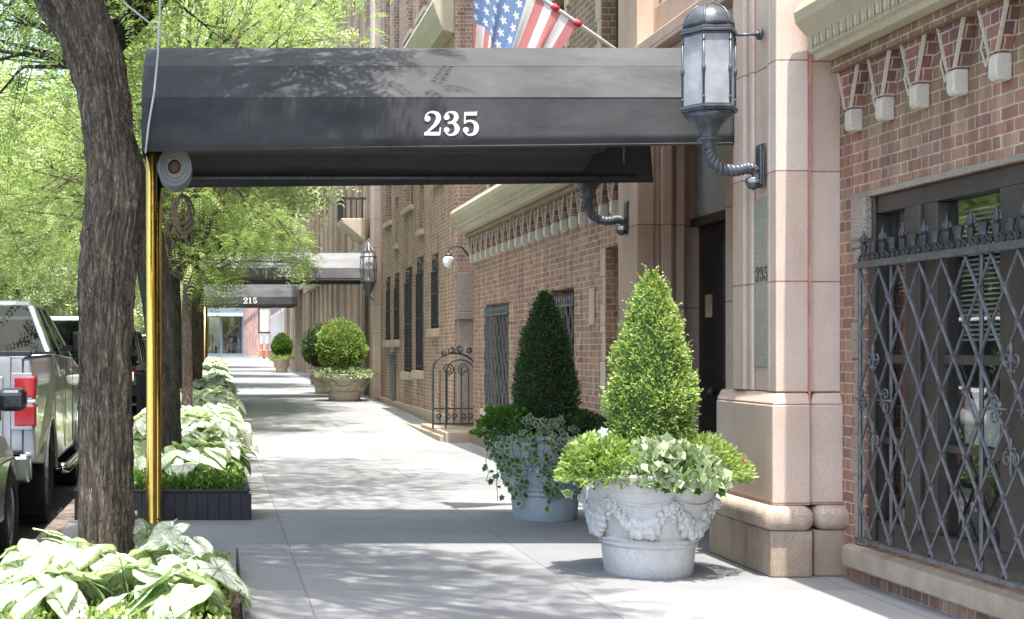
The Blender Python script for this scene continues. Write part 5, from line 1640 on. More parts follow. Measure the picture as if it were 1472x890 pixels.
ivy('loose ivy strands dangling clear of the left side of the blue grey planter', (2.65, 11.25, 0),
    [[(-.38, -.1, .72), (-.47, -.12, .6), (-.50, -.12, .48), (-.48, -.13, .38), (-.50, -.13, .31)], [(-.36, -.2, .70), (-.42, -.2, .5), (-.43, -.2, .30), (-.42, -.2, .16)]], 52, M['yew_leaf'], .045, 17, spread=.03)
tr = [[(.0, -.2, .66), (.02, -.42, .62), (.03, -.455, .53)], [(.14, -.2, .66), (.16, -.41, .60), (.17, -.44, .54)], [(-.05, -.2, .66), (-.08, -.43, .60), (-.09, -.44, .53)],
      [(-.3, -.1, .6), (-.42, -.15, .58), (-.45, -.16, .50)], [(.3, -.1, .6), (.42, -.15, .58), (.44, -.16, .50)]]
ivy('pale variegated ivy lapping over the front rim of the white planter', (2.63, 8.49, 0), tr, 53, M['green_leaf'], .055, 34)
mound('bedding_plant', 'pale cream green skirt of flowers round the round bush before the second canopy', (2.93, 32, g(32)), (0.0, -.05, .58), (.66, .62, .26), M['varieg_leaf'], 2200, .07, 47)
mound('bedding_plant', 'pale green skirt of leaves under the tiny distant round bush', (2.78, 60, g(60)), (0, 0, .62), (.5, .5, .22), M['lime_leaf'], 900, .09, 48)

# ------------------------------------------------------------------ planting beds
def caladium_mat():
    m, nt, N, L, b = nmat('caladium_leaf')
    tc = N.new('ShaderNodeTexCoord'); sp = N.new('ShaderNodeSeparateXYZ'); L.new(tc.outputs['UV'], sp.inputs[0])
    x, y = sp.outputs[0], sp.outputs[1]
    at = N.new('ShaderNodeAttribute'); at.attribute_name = 'edge'
    ar = N.new('ShaderNodeAttribute'); ar.attribute_name = 'rnd'
    edge = at.outputs['Fac']; rnd = ar.outputs['Fac']
    r = math_node(nt, 'SQRT', math_node(nt, 'ADD', math_node(nt, 'MULTIPLY', x, x), math_node(nt, 'MULTIPLY', y, y)))
    th = math_node(nt, 'ABSOLUTE', math_node(nt, 'ARCTAN2', x, y))       # 0 at tip
    st = .62
    k = math_node(nt, 'DIVIDE', th, st)
    f = math_node(nt, 'ABSOLUTE', math_node(nt, 'SUBTRACT', math_node(nt, 'FRACT', math_node(nt, 'ADD', k, .5)), .5))
    d = math_node(nt, 'MULTIPLY', math_node(nt, 'MULTIPLY', f, st), r)
    # side veins
    br = math_node(nt, 'ABSOLUTE', math_node(nt, 'SUBTRACT', math_node(nt, 'FRACT', math_node(nt, 'SUBTRACT', math_node(nt, 'MULTIPLY', r, 6.5), math_node(nt, 'MULTIPLY', f, 4.5))), .5))
    d2 = math_node(nt, 'MULTIPLY', br, .15)
    vein = ramp(nt, d, [(.006, 1.0), (.022, 0.0)])
    vein2 = math_node(nt, 'MULTIPLY', ramp(nt, d2, [(.002, 1.0), (.010, 0.0)]), .4)
    vein = math_node(nt, 'MAXIMUM', vein, vein2)
    tcx = noisef(nt, tc.outputs['UV'], 9, 4, .6)
    mott = ramp(nt, math_node(nt, 'ADD', tcx, math_node(nt, 'MULTIPLY', rnd, .22)), [(.60, (.83, .85, .77)), (.84, (.46, .57, .36))])
    rim = ramp(nt, math_node(nt, 'ADD', edge, math_node(nt, 'MULTIPLY', tcx, .12)), [(.93, 0.0), (1.04, 1.0)])
    c = mixc(nt, math_node(nt, 'MULTIPLY', vein, .85), mott, (.10, .20, .07))
    c = mixc(nt, math_node(nt, 'MULTIPLY', rim, .8), c, (.26, .40, .13))
    c = mixc(nt, ramp(nt, rnd, [(.70, 0.0), (.95, .75)]), c, (.30, .42, .15))
    L.new(c, b.inputs['Base Color']); b.inputs['Roughness'].default_value = .45
    b.inputs['Specular IOR Level'].default_value = .35
    h = math_node(nt, 'SUBTRACT', 1, vein)
    bumpn(nt, h, .5, .004, b)
    tr = N.new('ShaderNodeBsdfTranslucent'); L.new(mixc(nt, 1, c, (1, 1.1, .7), 'MULTIPLY'), tr.inputs[0])
    mx = N.new('ShaderNodeMixShader'); mx.inputs[0].default_value = .35
    L.new(b.outputs[0], mx.inputs[1]); L.new(tr.outputs[0], mx.inputs[2]); L.new(mx.outputs[0], N['Material Output'].inputs[0])
    return m
M['caladium'] = caladium_mat()
HEART = [(0, 1.0), (.06, .86), (.16, .70), (.27, .52), (.36, .32), (.41, .10), (.42, -.10), (.385, -.27), (.30, -.385), (.19, -.40), (.09, -.30), (.03, -.16)]
HEART = [(x*1.16, y) for x, y in HEART]
HOUT = HEART+[(-x, y) for x, y in HEART[1:][::-1]]
def caladium(name, loc, leaves, seed, size=(.20, .30), h=(.16, .34), spread=.30, green=0.0, tilt=(12, 58)):
    rng = random.Random(seed); T = empty(name, loc)
    vs = []; fs = []; uv = []; ed = []; rn = []; st = MB()
    m_ = len(HOUT); rings = (.0, .35, .7, .9, 1.0)
    for k in range(leaves):
        a = rng.uniform(0, 2*PI); q = (k+.6)/leaves; rad = spread*math.sqrt(q)*rng.uniform(.8, 1.1)
        zz = h[1]-(h[1]-h[0])*q*rng.uniform(.7, 1.15); s = rng.uniform(*size)
        C = Vector((rad*math.cos(a), rad*math.sin(a), zz))
        a2 = a+rng.uniform(-.7, .7); t = R(rng.uniform(*tilt))*(.55+.6*q)
        o = Vector((math.cos(a2), math.sin(a2), 0)); tip = o*math.cos(t)+Vector((0, 0, -math.sin(t)))
        nn = o*math.sin(t)+Vector((0, 0, math.cos(t))); roll = rng.uniform(-.3, .3)
        side = nn.cross(tip).normalized(); side = (side*math.cos(roll)+nn*math.sin(roll)); nn = tip.cross(side)*-1
        nn = side.cross(tip)
        if nn.z < 0: nn = -nn
        ph = rng.uniform(0, 6); rv = rng.random()
        rv = min(1, rv*.84+green)
        base = len(vs)
        for ri, f in enumerate(rings):
            if ri == 0:
                vs.append(C); uv.append((0, 0)); ed.append(0); continue
            for i, (x, y) in enumerate(HOUT):
                X, Y = x*f, y*f
                z = -.22*Y*Y*(1 if Y > 0 else .7) + .22*abs(X)*(1-.4*f) - .25*X*X + .022*f*f*math.sin(ph+i*1.9)+.03*math.sin(ph+Y*5)*f
                vs.append(C+side*(X*s)+tip*(Y*s)+nn*(z*s)); uv.append((X, Y)); ed.append(f)
        for i in range(m_):
            fs.append((base, base+1+i, base+1+(i+1) % m_)); rn.append(rv)
        for ri in range(len(rings)-2):
            b0 = base+1+ri*m_; b1 = b0+m_
            for i in range(m_):
                fs.append((b0+i, b1+i, b1+(i+1) % m_, b0+(i+1) % m_)); rn.append(rv)
        st.tube([(C.x*.15, C.y*.15, .0), (C.x*.5, C.y*.5, zz*.6), (C.x*.9, C.y*.9, zz-.02), tuple(C)], [.006, .005, .004, .003], 5)
    mb = MB(); mb.add(vs, fs); o = mb.build('leaves', M['caladium'], T, smooth=True)
    me = o.data
    ul = me.uv_layers.new(name='UVMap')
    vi = np.empty(len(me.loops), dtype=np.int32); me.loops.foreach_get('vertex_index', vi)
    ul.data.foreach_set('uv', np.array(uv, dtype=np.float32)[vi].reshape(-1))
    me.attributes.new('edge', 'FLOAT', 'POINT').data.foreach_set('value', np.array(ed, dtype=np.float32))
    me.attributes.new('rnd', 'FLOAT', 'FACE').data.foreach_set('value', np.array(rn, dtype=np.float32))
    st.build('stalks', M['stem'], T, smooth=True)
    return T

def bed_soil(y0, y1, z, x0=-1.12, x1=.22):
    nx, ny = 10, max(6, int((y1-y0)*6)); vs = []; fs = []
    for i in range(nx+1):
        for j in range(ny+1):
            X = x0+(x1-x0)*i/nx; Y = y0+(y1-y0)*j/ny
            vs.append((X, Y, g(Y)+z+.03*noise.noise(Vector((X*4, Y*4, 0)))))
    for i in range(nx):
        for j in range(ny):
            a = i*(ny+1)+j; fs.append((a, a+ny+1, a+ny+2, a+1))
    mb = MB(); mb.add(vs, fs)
    return tag(mb.build('bed_soil', M['soil'], smooth=True), kind='structure')

# bed 1 (foreground)
bed_soil(6.0, 8.75, .05, -1.12, .06)
G1 = 'white caladiums round the foot of the nearest trunk'
C1 = [(-.64, 7.2, 15, 'tallest white caladium directly in front of the nearest trunk'), (-.98, 7.1, 14, 'white caladium at the left edge of the foreground bed, over the kerb'),
      (-.26, 7.4, 15, 'big white caladium just right of the nearest trunk'), (-.12, 7.1, 11, 'green-veined caladium spilling over the right edge of the foreground bed'),
      (-.42, 6.9, 14, 'white caladium at the bottom centre of the foreground bed'), (-.80, 6.75, 13, 'white caladium at the bottom left corner of the picture'),
      (-.16, 6.7, 10, 'greenish caladium beside the low wire hoops'), (-1.0, 7.8, 12, 'white caladium behind the nearest trunk on the kerb side'),
      (-.26, 8.0, 12, 'white caladium at the foot of the brass pole'), (-.55, 8.45, 10, 'pale caladium behind the nearest trunk')]
for i, (x, y, n, lb) in enumerate(C1):
    tall = .34 if i in (0, 2, 7, 8, 9) else .27
    o = caladium('caladium', (x, y, .04), n, 60+i, (.16, .30) if i < 7 else (.14, .23), (.08, tall-.03), .25, green=.22 if i in (3, 6) else 0)
    tag(o, lb, 'caladium', G1)
mb = MB()   # wire hoops
def hoops(mb, x, y0, y1, z0, h=.13, w_=.24):
    y = y0
    while y < y1:
        mb.tube([(x, y+w_*(.5-.5*math.cos(PI*t/10)), g(y)+z0+h*math.sin(PI*t/10)**.6) for t in range(11)], .005, 5)
        y += w_*.62
hoops(mb, .125, 6.1, 8.6, .0); 
for k in range(10): mb.bar((.125, 6.15+k*.26, 0), (.125, 6.15+k*.26, .10), .004, 4)
mb.tube([(.125, 6.0, .045), (.125, 8.7, .045)], .004, 4)
tag(mb.build('wire_edging', M['iron'], smooth=True), 'low black wire hoop edging along the foreground bed', 'edging')
def twigs():
    mb = MB(); rg = random.Random(8)
    for k in range(16):
        x, y = rg.uniform(.06, .11), rg.uniform(6.85, 7.15); mb.tube([(x, y, .03), (x+rg.uniform(-.03, .05), y+rg.uniform(-.04, .04), .10), (x+rg.uniform(-.04, .08), y+rg.uniform(-.05, .05), rg.uniform(.13, .19))], [.004, .003, .002], 4)
    return tag(mb.build('dry_twigs', mat('red_brown_twig', (.14, .07, .05), .9)), 'tuft of dry reddish twigs by the low wire hoops', 'twigs')
twigs()
def ground_cover(name, label, y0, y1, z0, z1, n, size, leafm, seed, x0=-1.1, x1=.2):
    rs = np.random.RandomState(seed)
    P = np.stack([rs.uniform(x0, x1, n), rs.uniform(y0, y1, n), np.zeros(n)], 1)
    gz = np.array([g(y) for y in P[:, 1]])
    hump = np.array([noise.noise(Vector((p[0]*5, p[1]*5, seed))) for p in P])
    P[:, 2] = gz+z0+(z1-z0)*np.clip(rs.rand(n)**.6+.35*hump, 0, 1.3)
    o = leaf_cloud(name, P, norm(np.tile([0, 0, 1.], (n, 1))+rs.normal(0, .3, (n, 3))), size, .55, leafm, None, rs, .6, .1, np.clip(.5+hump, 0, 1))
    return tag(o, label, 'ground cover', None, 'stuff')
ground_cover('ground_cover', 'bright green small leaved filler between the foreground caladiums', 6.2, 8.6, .05, .12, 3600, .035, M['lime_leaf'], 71, -1.1, .07)

def edging(y0, y1, h, label, group=None):
    """black slatted timber frame round a bed"""
    T = empty('bed_edging', (0, 0, 0)); tag(T, label, 'edging', group)
    z = g((y0+y1)/2)
    X0, X1 = -1.14, .25
    for nm, (a0, a1, b0, b1) in (('board', (X0, X1, y0, y0+.03)), ('board', (X0, X1, y1-.03, y1)), ('board', (X0, X0+.03, y0+.031, y1-.031)), ('board', (X1-.03, X1, y0+.031, y1-.031))):
        mb = MB(); mb.box(a0, a1, b0, b1, z-.1, z+h)
        if a1-a0 > b1-b0:
            x = a0+.02
            while x < a1-.05: mb.box(x, x+.075, b0-.008, b0-.0005, z, z+h-.012); x += .088
            mb.box(a0, a1, b0-.014, b1+.004, z+h+.0005, z+h+.018)
        else:
            y = b0+.02
            while y < b1-.05: mb.box(a1+.0005, a1+.008, y, y+.075, z, z+h-.012); y += .088
            mb.box(a0-.004, a1+.014, b0, b1, z+h+.0005, z+h+.018)
        mb.build(nm, M['black_edge'], T, bevel=.003)
    return T
edging(11.12, 14.9, .225, 'black slatted frame round the planting bed beside the brass poles')
bed_soil(11.15, 14.85, .17)
ground_cover('ground_cover', 'bright green low plants filling the black framed bed', 11.17, 14.85, .18, .31, 9000, .045, M['green_leaf'], 72, -1.1, .215)
ground_cover('ground_cover', 'lime tips among the low plants of the black framed bed', 11.17, 14.85, .22, .33, 2500, .04, M['lime_leaf'], 73, -1.1, .215)
G2 = 'caladiums in the black framed bed'
C2 = [(-.05, 12.3, 13, .18), (-.35, 12.0, 13, .12), (.0, 13.2, 13, .18), (-.25, 13.9, 12, .1), (.0, 14.5, 12, .05), (-.85, 12.3, 12, .2), (-.8, 13.3, 12, .15), (-.5, 14.5, 12, .1)]
L2_ = ['grey green caladium arching over the front right of the black framed bed', 'grey green caladium behind the far brass pole', 'green caladium on the right, middle of the black framed bed',
       'pale caladium beside the dark curving trunk', 'pale caladium at the far right corner of the black framed bed', 'green caladium left of the brass poles, seen past the nearest trunk',
       'caladium between the nearest trunk and the dark curving trunk', 'pale caladium behind the dark curving trunk']
for i, (x, y, n, gr) in enumerate(C2):
    o = caladium('caladium', (x, y, .2), n, 90+i, (.17, .27), (.12, .34), .26, green=gr+.12); tag(o, L2_[i], 'caladium', G2)
# farther beds: shared clumps copied
protoC = [caladium('caladium', (0, 0, 0), 26, 120+i, (.18, .30), (.08, .44), .40, green=.03) for i in range(3)]
used = [0, 0, 0]; rg = random.Random(19)
beds = [(16.8, 20.6), (23.0, 26.6), (28.6, 32.0), (34.8, 38.4), (42, 46), (49, 54), (57, 62), (66, 72)]
names_b = ['second', 'third', 'fourth', 'fifth', 'sixth', 'seventh', 'eighth', 'last']
for bi, (y0, y1) in enumerate(beds):
    bed_soil(y0, y1, .12)
    edging(y0, y1, .16, 'low black edging of the %s planting bed beyond the brass poles' % ['first', 'second', 'third', 'fourth', 'fifth', 'sixth', 'seventh', 'last'][bi], 'black bed edgings farther down the kerb')
    rows = max(4, int((y1-y0)/.62))
    for r_ in range(rows):
        for cx in (-.82, -.38, -.02):
            k = rg.randrange(3)
            o = protoC[k] if not used[k] else copy_tree(protoC[k]); used[k] += 1
            y = y0+.3+(y1-y0-.6)*r_/(rows-1)
            o.location = (cx+rg.uniform(-.05, .05), y+rg.uniform(-.1, .1), g(y)+.1); o.rotation_euler = (0, 0, rg.uniform(0, 6)); s = rg.uniform(.85, 1.08); o.scale = (s, s, s)
            o['category'] = 'caladium'
            o['group'] = 'caladiums in the %s bed beyond the brass poles' % ['first', 'second', 'third', 'fourth', 'fifth', 'sixth', 'seventh', 'last'][bi]
            o['label'] = 'white caladium in the %s planting bed beyond the brass poles' % ['first', 'second', 'third', 'fourth', 'fifth', 'sixth', 'seventh', 'last'][bi]
    if bi < 5: ground_cover('ground_cover', 'green filler in the %s bed beyond the brass poles' % ['first', 'second', 'third', 'fourth', 'fifth'][bi], y0+.05, y1-.05, .14, .30, 2500, .06, M['green_leaf'], 80+bi, -1.1, .215)

# ------------------------------------------------------------------ gate by the step
def gate():
    T = empty('iron_gate', (0, 21.4, .16)); tag(T, 'black wrought iron gate with arched scroll top on the pale step', 'gate')
    x0, x1 = 3.32, 3.98; cx = (x0+x1)/2
    f = MB()
    def arch(xa, xb, zt, zr, r=.018):
        c_ = (xa+xb)/2; w_ = (xb-xa)/2
        f.tube([(xa, 0, 0), (xa, 0, zt)]+[(c_-w_*math.cos(PI*t/10), 0, zt+zr*math.sin(PI*t/10)) for t in range(1, 10)]+[(xb, 0, zt), (xb, 0, 0)], r, 6)
    arch(x0, x1, .92, .24); arch(x0+.20, x1-.02, .86, .20, .013)
    f.box(x0, x1, -.012, .012, .06, .085); f.box(x0, x1, -.012, .012, .30, .32)
    f.build('frame', M['iron'], T)
    b = MB()
    for k in range(1, 6): x = x0+(x1-x0)*k/6; b.bar((x, 0, .06), (x, 0, .85+.1*math.sin(PI*k/6)), .009, 5)
    b.build('bars', M['iron'], T)
    s = MB()
    def sc(cx_, cz, r, sx, sz, tn=1.6): s.tube([(cx_+sx*r*(1-.7*i/15)*math.cos(-PI/2+i/15*tn*2*PI), -.012, cz+sz*r*(1-.7*i/15)*math.sin(-PI/2+i/15*tn*2*PI)) for i in range(16)], .011, 5)
    sc(cx-.10, .92, .095, 1, 1); sc(cx+.14, .92, .095, -1, 1); sc(cx-.05, 1.20, .06, 1, -1); sc(cx+.09, 1.22, .06, -1, -1); sc(cx+.22, 1.20, .05, 1, -1); sc(cx-.16, 1.16, .045, -1, -1)
    for k in range(5): sc(x0+.1+k*.12, .19, .05, 1 if k % 2 else -1, 1, 1.2)
    s.build('scroll', M['iron'], T, smooth=True)
gate()

# ------------------------------------------------------------------ vehicles
def paint(name, col, metal=.5, rough=.28):
    m, nt, N, L, b = nmat(name)
    tc = N.new('ShaderNodeTexCoord')
    c = ramp(nt, noisef(nt, tc.outputs['Object'], 1.3, 5, .65), [(.3, tuple(x*.86 for x in col)), (.7, col)])
    L.new(c, b.inputs['Base Color']); b.inputs['Metallic'].default_value = metal
    L.new(math_node(nt, 'MULTIPLY_ADD', noisef(nt, tc.outputs['Object'], 4, 4), .16, rough-.06), b.inputs['Roughness'])
    b.inputs['Coat Weight'].default_value = .7; b.inputs['Coat Roughness'].default_value = .05
    return m
M['tyre'] = mat('tyre_rubber', (.02, .02, .021), .85, .2, 12, bump=.2)
M['rim'] = mat('alloy_rim', (.45, .46, .48), .3, .1, 8, metal=.9)
M['black_trim'] = mat('black_trim', (.016, .016, .018), .5, .2, 9)
M['chrome'] = mat('chrome', (.7, .72, .74), .12, .05, 8, metal=1)
M['red_lens'] = mat('red_lens', (.36, .010, .014), .16, .15, 14, coat=.8)
M['clear_lens'] = mat('clear_lens', (.62, .58, .58), .15, .1, 14, coat=.8)

def wheel(T, x, y, r, wd, side):
    t = MB(); s = side
    pr = [(r*.66, 0), (r*.93, 0), (r*.985, .02), (r, .05), (r, wd-.05), (r*.985, wd-.02), (r*.93, wd), (r*.66, wd)]
    n = 40; vs = []; fs = []
    for (rr, d) in pr:
        for i in range(n):
            a = 2*PI*i/n; vs.append((x-s*d, y+rr*math.cos(a), r+rr*math.sin(a)))
    k = len(pr)
    for j in range(k):
        for i in range(n):
            fs.append((j*n+i, j*n+(i+1) % n, ((j+1) % k)*n+(i+1) % n, ((j+1) % k)*n+i))
    t.add(vs, fs)
    for i in range(n):
        a = 2*PI*i/n
        if i % 2: 
            t.box(x-s*wd/2-wd*.42, x-s*wd/2+wd*.42, y+r*.985*math.cos(a)-.012, y+r*.985*math.cos(a)+.012, r+r*.985*math.sin(a)-.012, r+r*.985*math.sin(a)+.012)
    w_ = t.build('wheel', M['tyre'], T, auto=R(40))
    m = MB()
    m.tube([(x-s*.03, y, r), (x-s*.06, y, r)], r*.15, 16)
    for i in range(5):
        a = 2*PI*i/5+.3; da = .16
        p = []
        for (rr, aa) in ((r*.1, a-.5), (r*.1, a+.5), (r*.64, a+da), (r*.64, a-da)):
            p.append((rr*math.cos(aa), rr*math.sin(aa)))
        m.hexa([(x-s*.075, y+u_, r+v_) for u_, v_ in p]+[(x-s*.03, y+u_, r+v_) for u_, v_ in p])
    for i in range(36):
        a, b_ = 2*PI*i/36, 2*PI*(i+1)/36
        m.add([(x-s*.012, y+r*.68*math.cos(a), r+r*.68*math.sin(a)), (x-s*.012, y+r*.68*math.cos(b_), r+r*.68*math.sin(b_)), (x-s*.03, y+r*.61*math.cos(b_), r+r*.61*math.sin(b_)), (x-s*.03, y+r*.61*math.cos(a), r+r*.61*math.sin(a)),
               (x-s*.2, y+r*.61*math.cos(b_), r+r*.61*math.sin(b_)), (x-s*.2, y+r*.61*math.cos(a), r+r*.61*math.sin(a))], [(0, 1, 2, 3), (3, 2, 4, 5)])
    m.build('rim', M['rim'], w_, auto=R(30))
    d = MB(); d.tube([(x-s*.19, y, r), (x-s*.2, y, r)], r*.6, 24); d.build('brake_disc', M['black_trim'], w_)

def arch_profile(base, wheels, rw, floor_z):
    """bottom edge going forwards, with wheel arches"""
    pts = []
    for (y, r) in wheels:
        for i in range(13):
            a = PI-PI*i/12; pts.append((y+rw*math.cos(a), max(floor_z, r+rw*math.sin(a)*1.0)))
    return pts

def loft_body(mb, prof, hw, tumble, n_in=None):
    """side profile (y,z) polygon extruded across, narrowing towards the top and bottom (tumble: z -> half width)"""
    n = len(prof); xs = (-1, 1)
    vs = [(s*tumble(y, z)*hw, y, z) for s in xs for y, z in prof]
    fs = [tuple(range(n)), tuple(range(2*n-1, n-1, -1))]+[((i+1) % n, i, n+i, n+(i+1) % n) for i in range(n)]
    mb.add(vs, fs)

def greenhouse(T, B, body_m, glass='car_glass', pillars=(), name='cabin'):
    """B: list of stations (y_bottom, y_top) -> frustum from bottom rect to roof rect"""
    yb0, yb1, yt0, yt1, zb, zt, wb_, wt = B
    c = MB(); 
    bot = [(-wb_, yb0, zb), (wb_, yb0, zb), (wb_, yb1, zb), (-wb_, yb1, zb)]
    top = [(-wt, yt0, zt), (wt, yt0, zt), (wt, yt1, zt), (-wt, yt1, zt)]
    # roof slab
    ru = [(-wt*.93, yt0+.07, zt+.035), (wt*.93, yt0+.07, zt+.035), (wt*.93, yt1-.1, zt+.035), (-wt*.93, yt1-.1, zt+.035)]
    c.hexa([(p[0], p[1], p[2]-.03) for p in top]+ru)
    def lerp(a, b_, t): return tuple(a[i]*(1-t)+b_[i]*t for i in range(3))
    faces = {'rear_window': (bot[0], bot[1], top[1], top[0]), 'side_window': (bot[1], bot[2], top[2], top[1]), 'windscreen': (bot[2], bot[3], top[3], top[2]), 'side_window_': (bot[3], bot[0], top[0], top[3])}
    # corner pillars as thick bars following the corners
    for i in range(4):
        a, b_ = bot[i], top[i]
        wy = .14 if i in (2, 3) else .24
        sgn = 1 if i in (0, 1) else -1; sx = -1 if a[0] > 0 else 1
        c.hexa([(a[0], a[1], a[2]-.02), (a[0]+sx*.07, a[1], a[2]-.02), (a[0]+sx*.07, a[1]+sgn*wy, a[2]-.02), (a[0], a[1]+sgn*wy, a[2]-.02),
                (b_[0], b_[1], b_[2]-.01), (b_[0]+sx*.07, b_[1], b_[2]-.01), (b_[0]+sx*.07, b_[1]+sgn*wy*.8, b_[2]-.01), (b_[0], b_[1]+sgn*wy*.8, b_[2]-.01)])
    for t in pillars:
        for (i, j) in ((1, 2), (0, 3)):
            a = lerp(bot[i], bot[j], t); b_ = lerp(top[i], top[j], t); sx = -1 if a[0] > 0 else 1
            c.hexa([(a[0], a[1]-.04, a[2]-.02), (a[0]+sx*.06, a[1]-.04, a[2]-.02), (a[0]+sx*.06, a[1]+.04, a[2]-.02), (a[0], a[1]+.04, a[2]-.02),
                    (b_[0], b_[1]-.035, b_[2]), (b_[0]+sx*.06, b_[1]-.035, b_[2]), (b_[0]+sx*.06, b_[1]+.035, b_[2]), (b_[0], b_[1]+.035, b_[2])])
    o = c.build(name, body_m, T, bevel=.02, seg=3)
    for nm, (a, b_, c_, d) in faces.items():
        w_ = MB(); ctr = Vector(a).lerp(Vector(c_), .5)
        nrm = (Vector(b_)-Vector(a)).cross(Vector(d)-Vector(a)).normalized()
        pts = [Vector(p)-nrm*.018 for p in (a, b_, c_, d)]
        w_.add(pts, [(0, 1, 2, 3)]); w_.build(nm.rstrip('_'), M[glass], T)
    return o

def suv(label, x, y, m, L=4.8, W=1.9, H=1.75, group='vehicles parked along the kerb', light='red_lens', name='parked_car', cat='car', roof_m=None):
    T = empty(name, (x, y, g(y)-.15)); tag(T, label, cat, group)
    hw = W/2; wr = .36
    ya, yf = .95, L-.95
    bt = .24
    prof = [(.02, .45), (.0, .62), (.06, .98), (.10, 1.03), (L*.20, 1.05), (L*.62, 1.04), (L*.72, 1.00), (L-.25, .88), (L-.04, .72), (L, .5), (L-.05, .3)]
    low = [(yf+wr*1.12*math.cos(a), wr+wr*1.12*math.sin(a)) for a in [PI*i/12 for i in range(13)]]
    low2 = [(ya+wr*1.12*math.cos(a), wr+wr*1.12*math.sin(a)) for a in [PI*i/12 for i in range(13)]]
    prof = prof+[(p[0], max(bt, p[1])) for p in low]+[(p[0], max(bt, p[1])) for p in low2]+[(.06, .3)]
    b = MB(); loft_body(b, prof, hw, lambda yy, z: (.93 if z > .9 else (1.0 if z > .45 else .95))*(1-.10*max(0, (yy-L+.7)/.7)**2-.06*max(0, (.5-yy)/.5)**2))
    b.build('body', m, T, bevel=.035, seg=4)
    greenhouse(T, (.10, L*.70, .42, L*.52, 1.05, H-.03, hw*.90, hw*.74), roof_m or m, pillars=(.30, .60))
    for s in (-1, 1):
        lt_ = MB(); lt_.hexa([(s*hw*.62, -.012, .80), (s*hw*.94, .03, .80), (s*hw*.955, .16, .82), (s*hw*.62, .1, .82), (s*hw*.64, .03, 1.0), (s*hw*.90, .06, 1.0), (s*hw*.90, .2, 1.0), (s*hw*.62, .12, 1.0)])
        lt_.build('tail_light', M[light], T, bevel=.012, seg=3)
        mr = MB(); mr.box(s*(hw+.03) if s > 0 else -hw-.22, hw+.22 if s > 0 else -(hw+.03), L*.60, L*.60+.10, 1.05, 1.2); mr.build('mirror', m, T, bevel=.03, seg=3)
        sk = MB(); sk.box(s*hw*.96-.02, s*hw*.96+.02, ya+.5, yf-.5, .24, .34); sk.build('sill_trim', M['black_trim'], T, bevel=.01)
    bp = MB(); bp.box(-hw*.9, hw*.9, -.05, .04, .38, .58); bp.build('bumper', M['black_trim'], T, bevel=.03, seg=3)
    pl_ = MB(); pl_.box(-.16, .16, -.062, -.052, .62, .74); pl_.build('number_plate', M['white_paint'], T)
    for (yy) in (ya, yf):
        for s in (-1, 1): wheel(T, s*hw*.985, yy, wr, .23, s)
    un = MB(); un.box(-hw*.8, hw*.8, .3, L-.3, .22, .5); un.build('underbody', M['black_trim'], T)
    se = MB()
    for yy in (L*.42, L*.25):
        for s in (-.4, .4): se.box(s-.22, s+.22, yy, yy+.14, .9, 1.38)
    se.build('seats', M['black_trim'], T, bevel=.04)
    return T

M['silver'] = paint('silver_paint', (.36, .375, .38), .45, .28)
M['white_car'] = paint('white_car_paint', (.78, .78, .77), 0, .25)
M['dark_car'] = paint('dark_grey_car_paint', (.035, .038, .045), .5, .22)
M['blue_car'] = paint('blue_car_paint', (.10, .16, .26), .5, .22)
M['grey_car'] = paint('grey_car_paint', (.16, .165, .17), .6, .25)

